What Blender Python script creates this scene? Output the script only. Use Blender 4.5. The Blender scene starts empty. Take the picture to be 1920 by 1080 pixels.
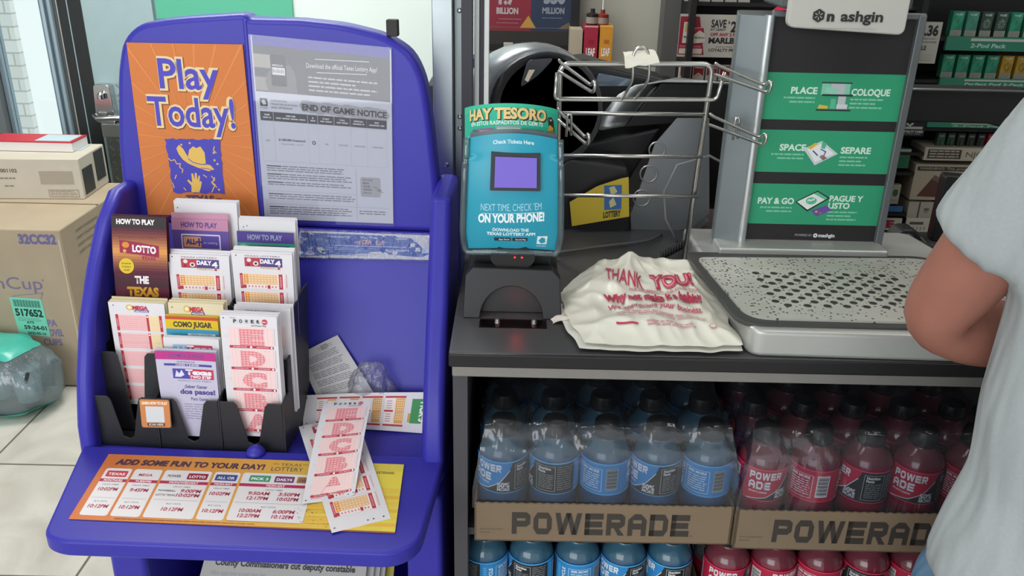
import bpy, bmesh, math, random
from mathutils import Vector, Matrix, noise
random.seed(7)
S = bpy.context.scene
COL = S.collection

# ------------------------------------------------------------------ camera
CAMZ, FPX, PITCH, ROLL = 1.43, 1600.0, math.radians(23), math.radians(1.2)
cf = Vector((0, math.cos(PITCH), -math.sin(PITCH)))
cu0 = Vector((0, math.sin(PITCH), math.cos(PITCH)))
cr0 = Vector((1, 0, 0))
cu = cu0 * math.cos(ROLL) - cr0 * math.sin(ROLL)
cr = cr0 * math.cos(ROLL) + cu0 * math.sin(ROLL)
CP = Vector((0, 0, CAMZ))
cam = bpy.data.cameras.new('camera'); camo = bpy.data.objects.new('camera', cam); COL.objects.link(camo)
cam.sensor_width = 36; cam.lens = 36 * FPX / 1920; cam.clip_start = .05
m = Matrix((cr, cu, -cf)).transposed().to_4x4(); m.translation = CP
camo.matrix_world = m
S.camera = camo
S.view_settings.view_transform = 'Standard'; S.view_settings.look = 'None'
S.view_settings.gamma = 1; S.view_settings.use_curve_mapping = False
S.view_settings.exposure = 0.0

# ------------------------------------------------------------------ light
W = bpy.data.worlds.new('daylight'); S.world = W; W.use_nodes = True
bg = W.node_tree.nodes['Background']; bg.inputs[0].default_value = (.93, .97, 1, 1); bg.inputs[1].default_value = 1.15

def area(name, loc, aim, sx, sy, power, col=(1, 1, 1)):
    l = bpy.data.lights.new(name, 'AREA'); l.shape = 'RECTANGLE'; l.size = sx; l.size_y = sy; l.energy = power; l.color = col
    o = bpy.data.objects.new(name, l); COL.objects.link(o); o.location = loc
    d = (Vector(aim) - Vector(loc)).normalized()
    o.rotation_euler = d.to_track_quat('-Z', 'Y').to_euler()
    return o
area('storefront_daylight', (-1.9, -2.6, 2.0), (-.4, 1.3, .9), 3.2, 2.2, 95, (.95, .98, 1))
for (x, y, p) in ((-1.0, .6, 11), (1.2, .6, 7), (-1.0, 2.6, 44), (1.2, 2.6, 3.2)):
    area('ceiling_panel_light', (x, y, 2.72), (x, y, 0), 1.1, .5, p, (1, .985, .95))

# ------------------------------------------------------------------ helpers
def at(u, v, Y):
    d = cr * ((u - 960) / FPX) - cu * ((v - 540) / FPX) + cf
    return CP + d * (Y / d.y)
def atz(u, v, z):
    d = cr * ((u - 960) / FPX) - cu * ((v - 540) / FPX) + cf
    return CP + d * ((z - CAMZ) / d.z)

def lin(c):
    return c / 12.92 if c <= .04045 else ((c + .055) / 1.055) ** 2.4
def rgb(h):
    h = h.lstrip('#'); h = ''.join(c * 2 for c in h) if len(h) == 3 else h
    return tuple(lin(int(h[i:i + 2], 16) / 255) for i in (0, 2, 4)) + (1,)
_M = {}
def mat(h, rough=.55, metal=0, spec=.4, var=0, scale=30, bump=0, coat=0, trans=0, name=None, emit=0):
    key = (h, rough, metal, spec, var, scale, bump, coat, trans, emit)
    if key in _M: return _M[key]
    m = bpy.data.materials.new(name or 'surface_' + h.lstrip('#')); m.use_nodes = True
    nt = m.node_tree; b = nt.nodes['Principled BSDF']
    b.inputs['Base Color'].default_value = rgb(h); b.inputs['Roughness'].default_value = rough
    b.inputs['Metallic'].default_value = metal; b.inputs['Specular IOR Level'].default_value = spec
    b.inputs['Coat Weight'].default_value = coat; b.inputs['Transmission Weight'].default_value = trans
    if emit:
        b.inputs['Emission Color'].default_value = rgb(h); b.inputs['Emission Strength'].default_value = emit
    if var or bump:
        tc = nt.nodes.new('ShaderNodeTexCoord'); n = nt.nodes.new('ShaderNodeTexNoise')
        n.inputs['Scale'].default_value = scale; n.inputs['Detail'].default_value = 5
        nt.links.new(tc.outputs['Object'], n.inputs['Vector'])
        if var:
            r = nt.nodes.new('ShaderNodeMapRange'); r.inputs[1].default_value = .3; r.inputs[2].default_value = .7
            r.inputs[3].default_value = 1 - var; r.inputs[4].default_value = 1 + var
            mx = nt.nodes.new('ShaderNodeVectorMath'); mx.operation = 'SCALE'
            mx.inputs[0].default_value = rgb(h)[:3]
            nt.links.new(n.outputs['Fac'], r.inputs[0]); nt.links.new(r.outputs[0], mx.inputs['Scale'])
            nt.links.new(mx.outputs[0], b.inputs['Base Color'])
        if bump:
            bp = nt.nodes.new('ShaderNodeBump'); bp.inputs['Strength'].default_value = bump; bp.inputs['Distance'].default_value = .002
            nt.links.new(n.outputs['Fac'], bp.inputs['Height']); nt.links.new(bp.outputs[0], b.inputs['Normal'])
    _M[key] = m
    return m
def film_mat(name, tint, gloss=.10, rough=.12, bump=.6, scale=40, body=0, bodycol='#ffffff'):
    m = bpy.data.materials.new(name); m.use_nodes = True; nt = m.node_tree; nt.nodes.clear()
    out = nt.nodes.new('ShaderNodeOutputMaterial'); t = nt.nodes.new('ShaderNodeBsdfTransparent'); t.inputs[0].default_value = rgb(tint)
    g = nt.nodes.new('ShaderNodeBsdfGlossy'); g.inputs['Roughness'].default_value = rough
    mx = nt.nodes.new('ShaderNodeMixShader'); fr = nt.nodes.new('ShaderNodeLayerWeight'); fr.inputs[0].default_value = .25
    ad = nt.nodes.new('ShaderNodeMath'); ad.operation = 'MULTIPLY_ADD'; ad.inputs[1].default_value = .55; ad.inputs[2].default_value = gloss
    cl = nt.nodes.new('ShaderNodeClamp')
    nt.links.new(fr.outputs['Fresnel'], ad.inputs[0]); nt.links.new(ad.outputs[0], cl.inputs[0]); nt.links.new(cl.outputs[0], mx.inputs[0])
    nt.links.new(t.outputs[0], mx.inputs[1]); nt.links.new(g.outputs[0], mx.inputs[2])
    if bump:
        tc = nt.nodes.new('ShaderNodeTexCoord'); n = nt.nodes.new('ShaderNodeTexNoise'); n.inputs['Scale'].default_value = scale; n.inputs['Detail'].default_value = 3
        mp = nt.nodes.new('ShaderNodeMapping'); mp.inputs['Scale'].default_value = (1, 1, .35)
        bp = nt.nodes.new('ShaderNodeBump'); bp.inputs['Strength'].default_value = bump; bp.inputs['Distance'].default_value = .004
        nt.links.new(tc.outputs['Object'], mp.inputs[0]); nt.links.new(mp.outputs[0], n.inputs['Vector']); nt.links.new(n.outputs['Fac'], bp.inputs['Height'])
        nt.links.new(bp.outputs[0], g.inputs['Normal']); nt.links.new(bp.outputs[0], fr.inputs['Normal'])
    last = mx
    if body:
        d = nt.nodes.new('ShaderNodeBsdfDiffuse'); d.inputs[0].default_value = rgb(bodycol)
        m2 = nt.nodes.new('ShaderNodeMixShader'); m2.inputs[0].default_value = body
        nt.links.new(mx.outputs[0], m2.inputs[1]); nt.links.new(d.outputs[0], m2.inputs[2]); last = m2
    nt.links.new(last.outputs[0], out.inputs[0])
    return m

def tag(o, label, cat, group=None, kind=None):
    if label: o['label'] = label
    if cat: o['category'] = cat
    if group: o['group'] = group
    if kind: o['kind'] = kind
    return o
def thing(name, label, cat, loc=(0, 0, 0), rz=0, group=None):
    o = bpy.data.objects.new(name, None); COL.objects.link(o); o.location = loc; o.rotation_euler = (0, 0, rz)
    o.empty_display_size = .02
    return tag(o, label, cat, group)
def dup(root, loc=None, rz=None, label=None, group=None):
    r = root.copy(); COL.objects.link(r)
    if loc is not None: r.location = loc
    if rz is not None: r.rotation_euler = (0, 0, rz)
    if label: r['label'] = label
    if group: r['group'] = group
    for ch in list(root.children):
        c = ch.copy(); COL.objects.link(c); c.parent = r
        for g in list(ch.children):
            d = g.copy(); COL.objects.link(d); d.parent = c
    return r

class MB:
    def __init__(s): s.v = []; s.f = []; s.fm = []; s.mats = []
    def mi(s, m):
        if m not in s.mats: s.mats.append(m)
        return s.mats.index(m)
    def add(s, vs, fs, m):
        o = len(s.v); s.v += [tuple(p) for p in vs]; k = s.mi(m)
        for f in fs: s.f.append([i + o for i in f]); s.fm.append(k)
        return s
    def box(s, a, b, m, mtx=None):
        x0, y0, z0 = a; x1, y1, z1 = b
        vs = [Vector(p) for p in ((x0, y0, z0), (x1, y0, z0), (x1, y1, z0), (x0, y1, z0), (x0, y0, z1), (x1, y0, z1), (x1, y1, z1), (x0, y1, z1))]
        if mtx: vs = [mtx @ p for p in vs]
        return s.add(vs, [(0, 3, 2, 1), (4, 5, 6, 7), (0, 1, 5, 4), (1, 2, 6, 5), (2, 3, 7, 6), (3, 0, 4, 7)], m)
    def prism(s, poly, ax, a, b, m, shear=None):
        def P(p, t):
            q = {'x': (t, p[0], p[1]), 'y': (p[0], t, p[1]), 'z': (p[0], p[1], t)}[ax]
            return shear(q) if shear else q
        n = len(poly); vs = [P(p, a) for p in poly] + [P(p, b) for p in poly]
        fs = [tuple(range(n))[::-1], tuple(range(n, 2 * n))] + [(i, (i + 1) % n, n + (i + 1) % n, n + i) for i in range(n)]
        return s.add(vs, fs, m)
    def tube(s, pts, r, m, n=8, closed=False):
        pts = [Vector(p) for p in pts]; k = len(pts); vs = []; up = None
        for i, p in enumerate(pts):
            if closed: t = pts[(i + 1) % k] - pts[i - 1]
            else: t = pts[min(i + 1, k - 1)] - pts[max(i - 1, 0)]
            t.normalize()
            if up is None:
                up = Vector((0, 0, 1)) if abs(t.z) < .9 else Vector((1, 0, 0))
            a = (up - t * up.dot(t)); a = a.normalized() if a.length > 1e-6 else t.orthogonal().normalized()
            b = t.cross(a); up = a
            rr = r[i] if isinstance(r, (list, tuple)) else r
            for j in range(n):
                q = 2 * math.pi * j / n; vs.append(p + (a * math.cos(q) + b * math.sin(q)) * rr)
        fs = []
        for i in range(k if closed else k - 1):
            for j in range(n):
                fs.append((i * n + j, i * n + (j + 1) % n, ((i + 1) % k) * n + (j + 1) % n, ((i + 1) % k) * n + j))
        if not closed: fs += [tuple(range(n))[::-1], tuple(range((k - 1) * n, k * n))]
        return s.add(vs, fs, m)
    def lathe(s, prof, c, m, n=28, cap=True):
        vs = []; k = len(prof)
        for r, z in prof:
            for j in range(n):
                q = 2 * math.pi * j / n; vs.append((c[0] + r * math.cos(q), c[1] + r * math.sin(q), c[2] + z))
        fs = [(i * n + j, i * n + (j + 1) % n, (i + 1) * n + (j + 1) % n, (i + 1) * n + j) for i in range(k - 1) for j in range(n)]
        if cap: fs += [tuple(range(n))[::-1], tuple(range((k - 1) * n, k * n))]
        return s.add(vs, fs, m)
    def rings(s, rings, m, cap=True):
        n = len(rings[0]); vs = [p for r in rings for p in r]
        fs = [(i * n + j, i * n + (j + 1) % n, (i + 1) * n + (j + 1) % n, (i + 1) * n + j) for i in range(len(rings) - 1) for j in range(n)]
        if cap: fs += [tuple(range(n))[::-1], tuple(range((len(rings) - 1) * n, len(rings) * n))]
        return s.add(vs, fs, m)
    def patch(s, fn, nu, nv, m, thick=0):
        vs = [fn(i / nu, j / nv) for j in range(nv + 1) for i in range(nu + 1)]
        fs = [(j * (nu + 1) + i, j * (nu + 1) + i + 1, (j + 1) * (nu + 1) + i + 1, (j + 1) * (nu + 1) + i) for j in range(nv) for i in range(nu)]
        return s.add(vs, fs, m)
    def obj(s, name, parent=None, smooth=False, bevel=0, seg=2, org=None, angle=30, fix=True):
        me = bpy.data.meshes.new(name)
        org = Vector(org) if org is not None else Vector()
        me.from_pydata([Vector(p) - org for p in s.v], [], s.f)
        for q in s.mats: me.materials.append(q)
        me.polygons.foreach_set('material_index', s.fm)
        if fix:
            bm = bmesh.new(); bm.from_mesh(me); bmesh.ops.recalc_face_normals(bm, faces=bm.faces); bm.to_mesh(me); bm.free()
        if smooth:
            me.polygons.foreach_set('use_smooth', [True] * len(me.polygons))
        me.update()
        o = bpy.data.objects.new(name, me); COL.objects.link(o); o.location = org
        if parent: o.parent = parent
        if smooth and smooth != 'all' and not bevel:
            try: me.set_sharp_from_angle(angle=math.radians(angle))
            except Exception: pass
        if bevel:
            b = o.modifiers.new('bevel', 'BEVEL'); b.width = bevel; b.segments = seg; b.limit_method = 'ANGLE'; b.angle_limit = math.radians(35)
            me.polygons.foreach_set('use_smooth', [True] * len(me.polygons)); b.harden_normals = True
        return o

def rpoly(pts, r, n=5):
    """round the corners of a 2-D polygon; r may be per corner"""
    out = []; k = len(pts)
    for i in range(k):
        p = Vector(pts[i]); a = Vector(pts[i - 1]); b = Vector(pts[(i + 1) % k]); rr = r[i] if isinstance(r, (list, tuple)) else r
        if rr <= 0: out.append(tuple(p)); continue
        da = (a - p); db = (b - p); d = min(rr, da.length * .49, db.length * .49)
        p0 = p + da.normalized() * d; p1 = p + db.normalized() * d
        for j in range(n + 1):
            t = j / n; q = p0 * (1 - t) ** 2 + p * 2 * t * (1 - t) + p1 * t * t; out.append(tuple(q))
    return out

# ------------------------------------------------------------------ printing on things
_T = {}
def glyphs(s, bold=0.0, shear=0.0):
    key = (s, bold, shear)
    if key in _T: return _T[key]
    c = bpy.data.curves.new('txt', 'FONT'); c.body = s; c.size = 1; c.offset = bold; c.shear = shear; c.resolution_u = 3
    o = bpy.data.objects.new('txt', c); COL.objects.link(o)
    dg = bpy.context.evaluated_depsgraph_get(); dg.update()
    me = bpy.data.meshes.new_from_object(o.evaluated_get(dg))
    vs = [(v.co.x, v.co.y) for v in me.vertices]; fs = [tuple(p.vertices) for p in me.polygons]
    bpy.data.objects.remove(o); bpy.data.curves.remove(c); bpy.data.meshes.remove(me)
    _T[key] = (vs, fs)
    return _T[key]
CAP = .72
class Art:
    """flat printing, y measured downwards from the top edge, in mm"""
    def __init__(s, w, h): s.w = w; s.h = h; s.items = []; s.n = 0
    def poly(s, pts, col, m=None):
        s.n += 1; s.items.append(([tuple(p) for p in pts], [tuple(range(len(pts)))], m or mat(col), s.n)); return s
    def rect(s, x0, y0, x1, y1, col, r=0, m=None):
        p = [(x0, y0), (x1, y0), (x1, y1), (x0, y1)]
        return s.poly(rpoly(p, r) if r else p, col, m)
    def ell(s, x, y, rx, ry, col, n=20):
        return s.poly([(x + rx * math.cos(2 * math.pi * i / n), y + ry * math.sin(2 * math.pi * i / n)) for i in range(n)], col)
    def many(s, rects, col):
        s.n += 1; vs = []; fs = []
        for (x0, y0, x1, y1) in rects:
            k = len(vs); vs += [(x0, y0), (x1, y0), (x1, y1), (x0, y1)]; fs.append((k, k + 1, k + 2, k + 3))
        s.items.append((vs, fs, mat(col), s.n)); return s
    def stroke(s, pts, wd, col):
        vs = []; fs = []
        for a, b in zip(pts, pts[1:]):
            a = Vector(a); b = Vector(b); d = (b - a)
            if d.length < 1e-9: continue
            n = Vector((-d.y, d.x)).normalized() * wd / 2; e = d.normalized() * wd * .3; k = len(vs)
            vs += [tuple(a - e + n), tuple(b + e + n), tuple(b + e - n), tuple(a - e - n)]; fs.append((k, k + 1, k + 2, k + 3))
        s.n += 1; s.items.append((vs, fs, mat(col), s.n)); return s
    def text(s, t, x0, x1, y, h, col, bold=.02, shear=0, rot=0, slope=0, m=None):
        vs, fs = glyphs(t, bold, shear)
        if not vs: return s
        ax = min(v[0] for v in vs); bx = max(v[0] for v in vs); sy = h / CAP
        if x1 is None: x1 = x0 + (bx - ax) * sy
        sx = (x1 - x0) / max(bx - ax, 1e-6)
        out = []
        for (x, yy) in vs:
            X = (x - ax) * sx; Y = -yy * sy + X * slope
            if rot:
                c, q = math.cos(rot), math.sin(rot); X, Y = X * c - Y * q, X * q + Y * c
            out.append((x0 + X, y + Y))
        s.n += 1; s.items.append((out, fs, m or mat(col), s.n)); return s
    def ctext(s, t, cx, y, h, col, wmax=None, **k):
        vs, fs = glyphs(t, k.get('bold', .02), k.get('shear', 0))
        w = (max(v[0] for v in vs) - min(v[0] for v in vs)) * h / CAP
        if wmax and w > wmax: w = wmax
        return s.text(t, cx - w / 2, cx + w / 2, y, h, col, **k)
    def lines(s, x0, x1, y0, y1, n, col, fill=.45, rag=.12, words=True):
        rc = []; st = (y1 - y0) / n
        for i in range(n):
            ya = y0 + i * st; xe = x1 - (x1 - x0) * random.random() * rag; x = x0
            while x < xe:
                wd = (random.uniform(1.2, 4.5) * st) if words else xe - x0
                rc.append((x, ya, min(x + wd, xe), ya + st * fill)); x += wd + st * .4
        return s.many(rc, col)
    def put(s, mb, fn, lay=.00006, base=.0001, cut=0):
        done = []; cx, cy = cut if isinstance(cut, tuple) else (cut, cut)
        for vs, fs, m, k in s.items:
            bx = (min(v[0] for v in vs), min(v[1] for v in vs), max(v[0] for v in vs), max(v[1] for v in vs))
            k = 1 + max([d[4] for d in done if d[0] < bx[2] and d[2] > bx[0] and d[1] < bx[3] and d[3] > bx[1]], default=0); done.append(bx + (k,))
            if cut:
                bm = bmesh.new(); bv = [bm.verts.new((x, y, 0)) for x, y in vs]
                for f in fs:
                    try: bm.faces.new([bv[i] for i in f])
                    except ValueError: pass
                xs = [v[0] for v in vs]; x = math.floor(min(xs) / cx + 1e-6) * cx + cx
                while x < max(xs):
                    bmesh.ops.bisect_plane(bm, geom=bm.verts[:] + bm.edges[:] + bm.faces[:], plane_co=(x, 0, 0), plane_no=(1, 0, 0)); x += cx
                ys = [v[1] for v in vs]; y = math.floor(min(ys) / cy + 1e-6) * cy + cy
                while y < max(ys):
                    bmesh.ops.bisect_plane(bm, geom=bm.verts[:] + bm.edges[:] + bm.faces[:], plane_co=(0, y, 0), plane_no=(0, 1, 0)); y += cy
                bm.verts.index_update()
                vs = [(v.co.x, v.co.y) for v in bm.verts]; fs = [tuple(v.index for v in f.verts) for f in bm.faces]; bm.free()
            mb.add([fn(x / s.w, y / s.h, base + lay * k) for x, y in vs], fs, m)

def quadfn(tl, tr, br, bl, bulge=None):
    tl, tr, br, bl = map(Vector, (tl, tr, br, bl))
    n = (br - tl).cross(tr - bl).normalized()
    if n.dot(CP - (tl + br) / 2) < 0: n = -n
    def fn(s, t, d=0):
        p = (tl * (1 - s) + tr * s) * (1 - t) + (bl * (1 - s) + br * s) * t
        return p + n * (d + (bulge(s, t) if bulge else 0))
    return fn
def sheet_mesh(mb, fn, art, paper, thick=.0004, nu=1, nv=1, cut=0):
    mb.patch(lambda a, b: fn(a, b, 0), nu, nv, paper)
    mb.patch(lambda a, b: fn(a, b, -thick), nu, nv, paper)
    e = [(i / nu, 0) for i in range(nu)] + [(1, j / nv) for j in range(nv)] + [(1 - i / nu, 1) for i in range(nu)] + [(0, 1 - j / nv) for j in range(nv)]
    k = len(e); mb.add([fn(a, b, 0) for a, b in e] + [fn(a, b, -thick) for a, b in e], [(i, (i + 1) % k, k + (i + 1) % k, k + i) for i in range(k)], paper)
    if art: art.put(mb, fn, cut=(art.w / nu, art.h / nv) if nu * nv > 1 else cut, base=.0002 if nu * nv > 1 else .0001)
def sheet(name, label, cat, q, art, paper, group=None, bulge=None, nu=1, nv=1, thick=.0004, parent=None, cut=0):
    fn = quadfn(*q, bulge=bulge); mb = MB(); sheet_mesh(mb, fn, art, paper, thick, nu, nv, cut)
    o = mb.obj(name, parent, org=None if parent else (Vector(q[2]) + Vector(q[3])) / 2, fix=False, smooth='all' if bulge else False)
    if label: tag(o, label, cat, group)
    return o

# squared block capitals used by the drink wordmark
def block(art, s, x0, x1, y, h, col, st=.24, lean=0):
    n = len(s); wu = {'W': 1.45}; tot = sum(wu.get(c, 1) for c in s) + .17 * (n - 1); U = (x1 - x0) / tot; x = x0; pol = []
    for c in s:
        w = U * wu.get(c, 1); a = U * st; b = h * st; ch = min(a, b) * .75
        L = lambda *r: pol.append([(x + q[0] * w, y - q[1] * h) for q in r])
        aw = a / w; bh = b / h; cw = ch / w; chh = ch / h
        bar = lambda p, q, r, t: L((p, q), (r, q), (r, t), (p, t))
        if c in 'PRDAOE': pass
        if c in 'PRDE': bar(0, 0, aw, 1)
        if c == 'E': bar(0, 0, 1, bh); bar(0, .5 - bh / 2, .94, .5 + bh / 2); bar(0, 1 - bh, 1, 1)
        if c in 'PR':
            L((aw, 1 - bh), (aw, 1), (1 - cw, 1), (1, 1 - chh), (1, 1 - bh)); bar(1 - aw, .34 + bh, 1, 1 - bh)
            L((aw, .34), (1 - cw, .34), (1, .34 + chh), (1, .34 + bh), (aw, .34 + bh))
        if c == 'R': L((.42, .34), (.42 + aw, .34), (1, 0), (1 - aw * 1.25, 0))
        if c in 'OD':
            L((0 if c == 'D' else 0, 1 - bh), (0 if c == 'D' else cw, 1), (1 - cw, 1), (1, 1 - bh)); L((0 if c == 'D' else cw, 0), (0, bh), (1, bh), (1 - cw, 0)); bar(1 - aw, bh, 1, 1 - bh)
            if c == 'O': bar(0, bh, aw, 1 - bh)
        if c == 'A':
            L((0, 1 - bh), (cw * 1.6, 1), (1 - cw * 1.6, 1), (1, 1 - bh)); bar(0, 0, aw, 1 - bh); bar(1 - aw, 0, 1, 1 - bh); bar(aw, .3, 1 - aw, .3 + bh)
        if c == 'W':
            L((0, 1), (aw, 1), (.25 + aw * .6, 0), (.25 - aw * .45, 0)); L((.5 - aw * .5, 1), (.5 + aw * .5, 1), (.25 + aw * .6, 0), (.25 - aw * .45, 0))
            L((.5 - aw * .5, 1), (.5 + aw * .5, 1), (.75 + aw * .45, 0), (.75 - aw * .6, 0)); L((1, 1), (1 - aw, 1), (.75 - aw * .6, 0), (.75 + aw * .45, 0))
        x += w + U * .17
    vs = []; fs = []
    for p in pol:
        k = len(vs); vs += [(q[0] + (y - q[1]) * lean, q[1]) for q in p]; fs.append(tuple(range(k, k + len(p))))
    art.n += 1; art.items.append((vs, fs, mat(col), art.n))
# ------------------------------------------------------------------ setting
def tile_floor():
    m = bpy.data.materials.new('floor_tile'); m.use_nodes = True; nt = m.node_tree; b = nt.nodes['Principled BSDF']
    tc = nt.nodes.new('ShaderNodeTexCoord'); mp = nt.nodes.new('ShaderNodeMapping'); mp.inputs['Location'].default_value = (.098, .203, 0)
    br = nt.nodes.new('ShaderNodeTexBrick'); br.offset = 0; br.inputs['Scale'].default_value = 1; br.inputs['Brick Width'].default_value = .457; br.inputs['Row Height'].default_value = .444
    br.inputs['Mortar Size'].default_value = .0035; br.inputs['Mortar Smooth'].default_value = .1
    n = nt.nodes.new('ShaderNodeTexNoise'); n.inputs['Scale'].default_value = 5; n.inputs['Detail'].default_value = 8; n.inputs['Distortion'].default_value = 1.2
    cr_ = nt.nodes.new('ShaderNodeValToRGB'); cr_.color_ramp.elements[0].position = .3; cr_.color_ramp.elements[0].color = rgb('#b6b0a6'); cr_.color_ramp.elements[1].position = .65; cr_.color_ramp.elements[1].color = rgb('#cfcbc2')
    br.inputs['Mortar'].default_value = rgb('#6f675e')
    nt.links.new(tc.outputs['Object'], mp.inputs[0]); nt.links.new(mp.outputs[0], br.inputs[0]); nt.links.new(tc.outputs['Object'], n.inputs[0]); nt.links.new(n.outputs['Fac'], cr_.inputs[0])
    nt.links.new(cr_.outputs[0], br.inputs['Color1']); nt.links.new(cr_.outputs[0], br.inputs['Color2']); nt.links.new(br.outputs['Color'], b.inputs['Base Color'])
    b.inputs['Roughness'].default_value = .28; b.inputs['Specular IOR Level'].default_value = .35
    return m
def struct(name, mb, **k):
    o = mb.obj(name, **k); o['kind'] = 'structure'; return o
WX0, WX1, WY0, WY1, WZ = -3.2, 3.4, -3.0, 3.3, 2.75
struct('floor', MB().box((WX0, WY0, -.1), (WX1, WY1 + .1, 0), tile_floor()))
struct('ceiling', MB().box((WX0, WY0, WZ), (WX1, WY1 + .1, WZ + .1), mat('#d9d9d4', .9, var=.04, scale=6)))
wall_w = mat('#e2efea', .7, var=.02, scale=3)
struct('wall_left', MB().box((WX0 - .1, WY0, 0), (WX0, WY1 + .1, WZ), mat('#c9cfcd', .8, var=.02, scale=3)))
struct('wall_right', MB().box((WX1, WY0, 0), (WX1 + .1, WY1 + .1, WZ), mat('#8f908c', .8, var=.02, scale=3)))
# back wall with the window opening X -1.93..-1.75
mb = MB(); mb.box((WX0, WY1, 0), (-1.99, WY1 + .1, WZ), mat('#6b7174', .7, var=.03, scale=3))
mb.box((-1.67, WY1, 0), (-.85, WY1 + .1, WZ), mat('#8ba6ac', .6, var=.03, scale=3)); mb.box((-.85, WY1, 0), (-.13, WY1 + .1, WZ), wall_w)
mb.box((-.13, WY1, 0), (WX1, WY1 + .1, WZ), mat('#b5b5a9', .7, var=.02, scale=3)); mb.box((-1.99, WY1, 2.3), (-1.67, WY1 + .1, WZ), wall_w)
struct('wall_back', mb)
# window frame: aluminium mullion with grooves, glass pane, dark jamb
alu = mat('#8fa0ac', .35, .6, var=.03); dk = mat('#2b2d30', .5)
win = struct('window_1', MB().box((-1.985, WY1 + .03, .1), (-1.97, WY1 + .07, 2.3), alu))
mb = MB()
for i, (x0, x1, y0) in enumerate(((-1.775, -1.757, .0), (-1.757, -1.744, -.025), (-1.744, -1.726, -.012), (-1.726, -1.713, -.035), (-1.713, -1.70, -.02))):
    mb.box((x0, WY1 + y0, 0), (x1, WY1 + .1, 2.3), mat(('#7f93a3', '#a9bdc9', '#71838f', '#97abb5', '#4c5358')[i], .4, .3))
o = mb.obj('window_frame', win, bevel=.003)
o = MB().box((-1.97, WY1 + .045, .1), (-1.775, WY1 + .051, 2.3), film_mat('window_glass', '#f4faf8', .03, .02, 0)).obj('pane', win)
struct('trim_1', MB().box((-1.70, WY1 - .015, 0), (-1.662, WY1 + .1, 2.3), mat('#25282a', .55)).box((-1.70, WY1 - .017, .3), (-1.697, WY1 - .015, 1.3), mat('#b7b7a8', .6)))
# painted brick pier outside
def brick():
    m = bpy.data.materials.new('painted_brick'); m.use_nodes = True; nt = m.node_tree; b = nt.nodes['Principled BSDF']
    tc = nt.nodes.new('ShaderNodeTexCoord'); mp = nt.nodes.new('ShaderNodeMapping'); mp.inputs['Rotation'].default_value = (math.radians(90), 0, 0)
    br = nt.nodes.new('ShaderNodeTexBrick'); br.inputs['Scale'].default_value = 1; br.inputs['Brick Width'].default_value = .2; br.inputs['Row Height'].default_value = .075; br.inputs['Mortar Size'].default_value = .005
    br.inputs['Color1'].default_value = rgb('#f2f1ee'); br.inputs['Color2'].default_value = rgb('#e8e7e4'); br.inputs['Mortar'].default_value = rgb('#c4c2be')
    nt.links.new(tc.outputs['Object'], mp.inputs[0]); nt.links.new(mp.outputs[0], br.inputs[0]); nt.links.new(br.outputs['Color'], b.inputs['Base Color'])
    return m
struct('trim_3', MB().box((-4.8, 5.2, 0), (-2.965, 5.25, 3.2), brick()))
# door with panic bar beside the window
door = struct('door_1', MB().box((-1.66, WY1 - .02, 0), (-1.345, WY1 + .02, 2.2), mat('#9db4b8', .5, var=.02)).box((-1.655, WY1 - .022, .0), (-1.605, WY1 - .018, 2.2), mat('#1f2324', .5)))  # dark strip along the left edge: shadow of the jamb painted on the door
chrome = mat('#c8c8c8', .18, 1); steel = mat('#b9bcbf', .32, .9, var=.05, scale=60); galv = mat('#b4bcbe', .38, .75, var=.08, scale=14)
h = at(200, 200, WY1 - .05)
mb = MB(); mb.prism(rpoly([(h.x - .045, h.z - .06), (h.x + .03, h.z - .06), (h.x + .025, h.z + .085), (h.x - .035, h.z + .085)], .015), 'y', WY1 - .06, WY1 - .02, chrome)
mb.tube([(h.x - .04, WY1 - .075, h.z - .03), (h.x - .02, WY1 - .1, h.z - .035), (h.x + .05, WY1 - .1, h.z - .03), (h.x + .08, WY1 - .09, h.z - .035)], .011, chrome)
mb.lathe([(.012, 0), (.012, .02), (.004, .03)], (h.x - .005, WY1 - .075, h.z + .03), chrome, 12)
mb.box((h.x - .02, WY1 - .08, h.z - .11), (h.x + .05, WY1 - .03, h.z - .06), chrome)
mb.obj('door_handle', door, bevel=.003)
def diamond_plate():
    m = mat('#8c9296', .3, .85); m = m.copy(); m.name = 'diamond_plate'; nt = m.node_tree; b = nt.nodes['Principled BSDF']
    return m
mb = MB(); dp = diamond_plate(); mb.box((h.x - .03, WY1 - .035, .1), (h.x + .16, WY1 - .02, h.z - .1), dp)
for j in range(24):
    for i in range(5):
        a = math.radians(45 if (i + j) % 2 else -45); M4 = Matrix.Translation((h.x - .012 + i * .03, WY1 - .036, .15 + j * .03)) @ Matrix.Rotation(a, 4, 'Y')
        mb.box((-.011, -.0015, -.003), (.011, .0015, .003), mat('#a7adb0', .25, .9), M4)
mb.obj('kick_plate', door)
# green and white wall poster above the kiosk
mb = MB(); mb.box((-1.335, WY1 - .012, 1.088), (-.83, WY1 - .002, 1.9), mat('#58b696', .5))
tag(mb.obj('wall_poster', org=(-1.08, WY1, 1.088)), 'green poster on the wall above the blue kiosk', 'poster')
# ceiling lights
for i, (x, y) in enumerate(((-1.0, .6), (1.2, .6), (-1.0, 2.6), (1.2, 2.6))):
    t = thing('ceiling_light', 'flat fluorescent panel in the ceiling', 'ceiling light', (x, y, WZ), 0, 'ceiling light panels')
    MB().box((-.6, -.3, -.02), (.6, .3, 0), mat('#dddddd', .5)).obj('frame', t); MB().box((-.56, -.26, -.024), (.56, .26, -.02), mat('#fffdf5', .5, emit=1.0)).obj('diffuser', t)

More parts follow.
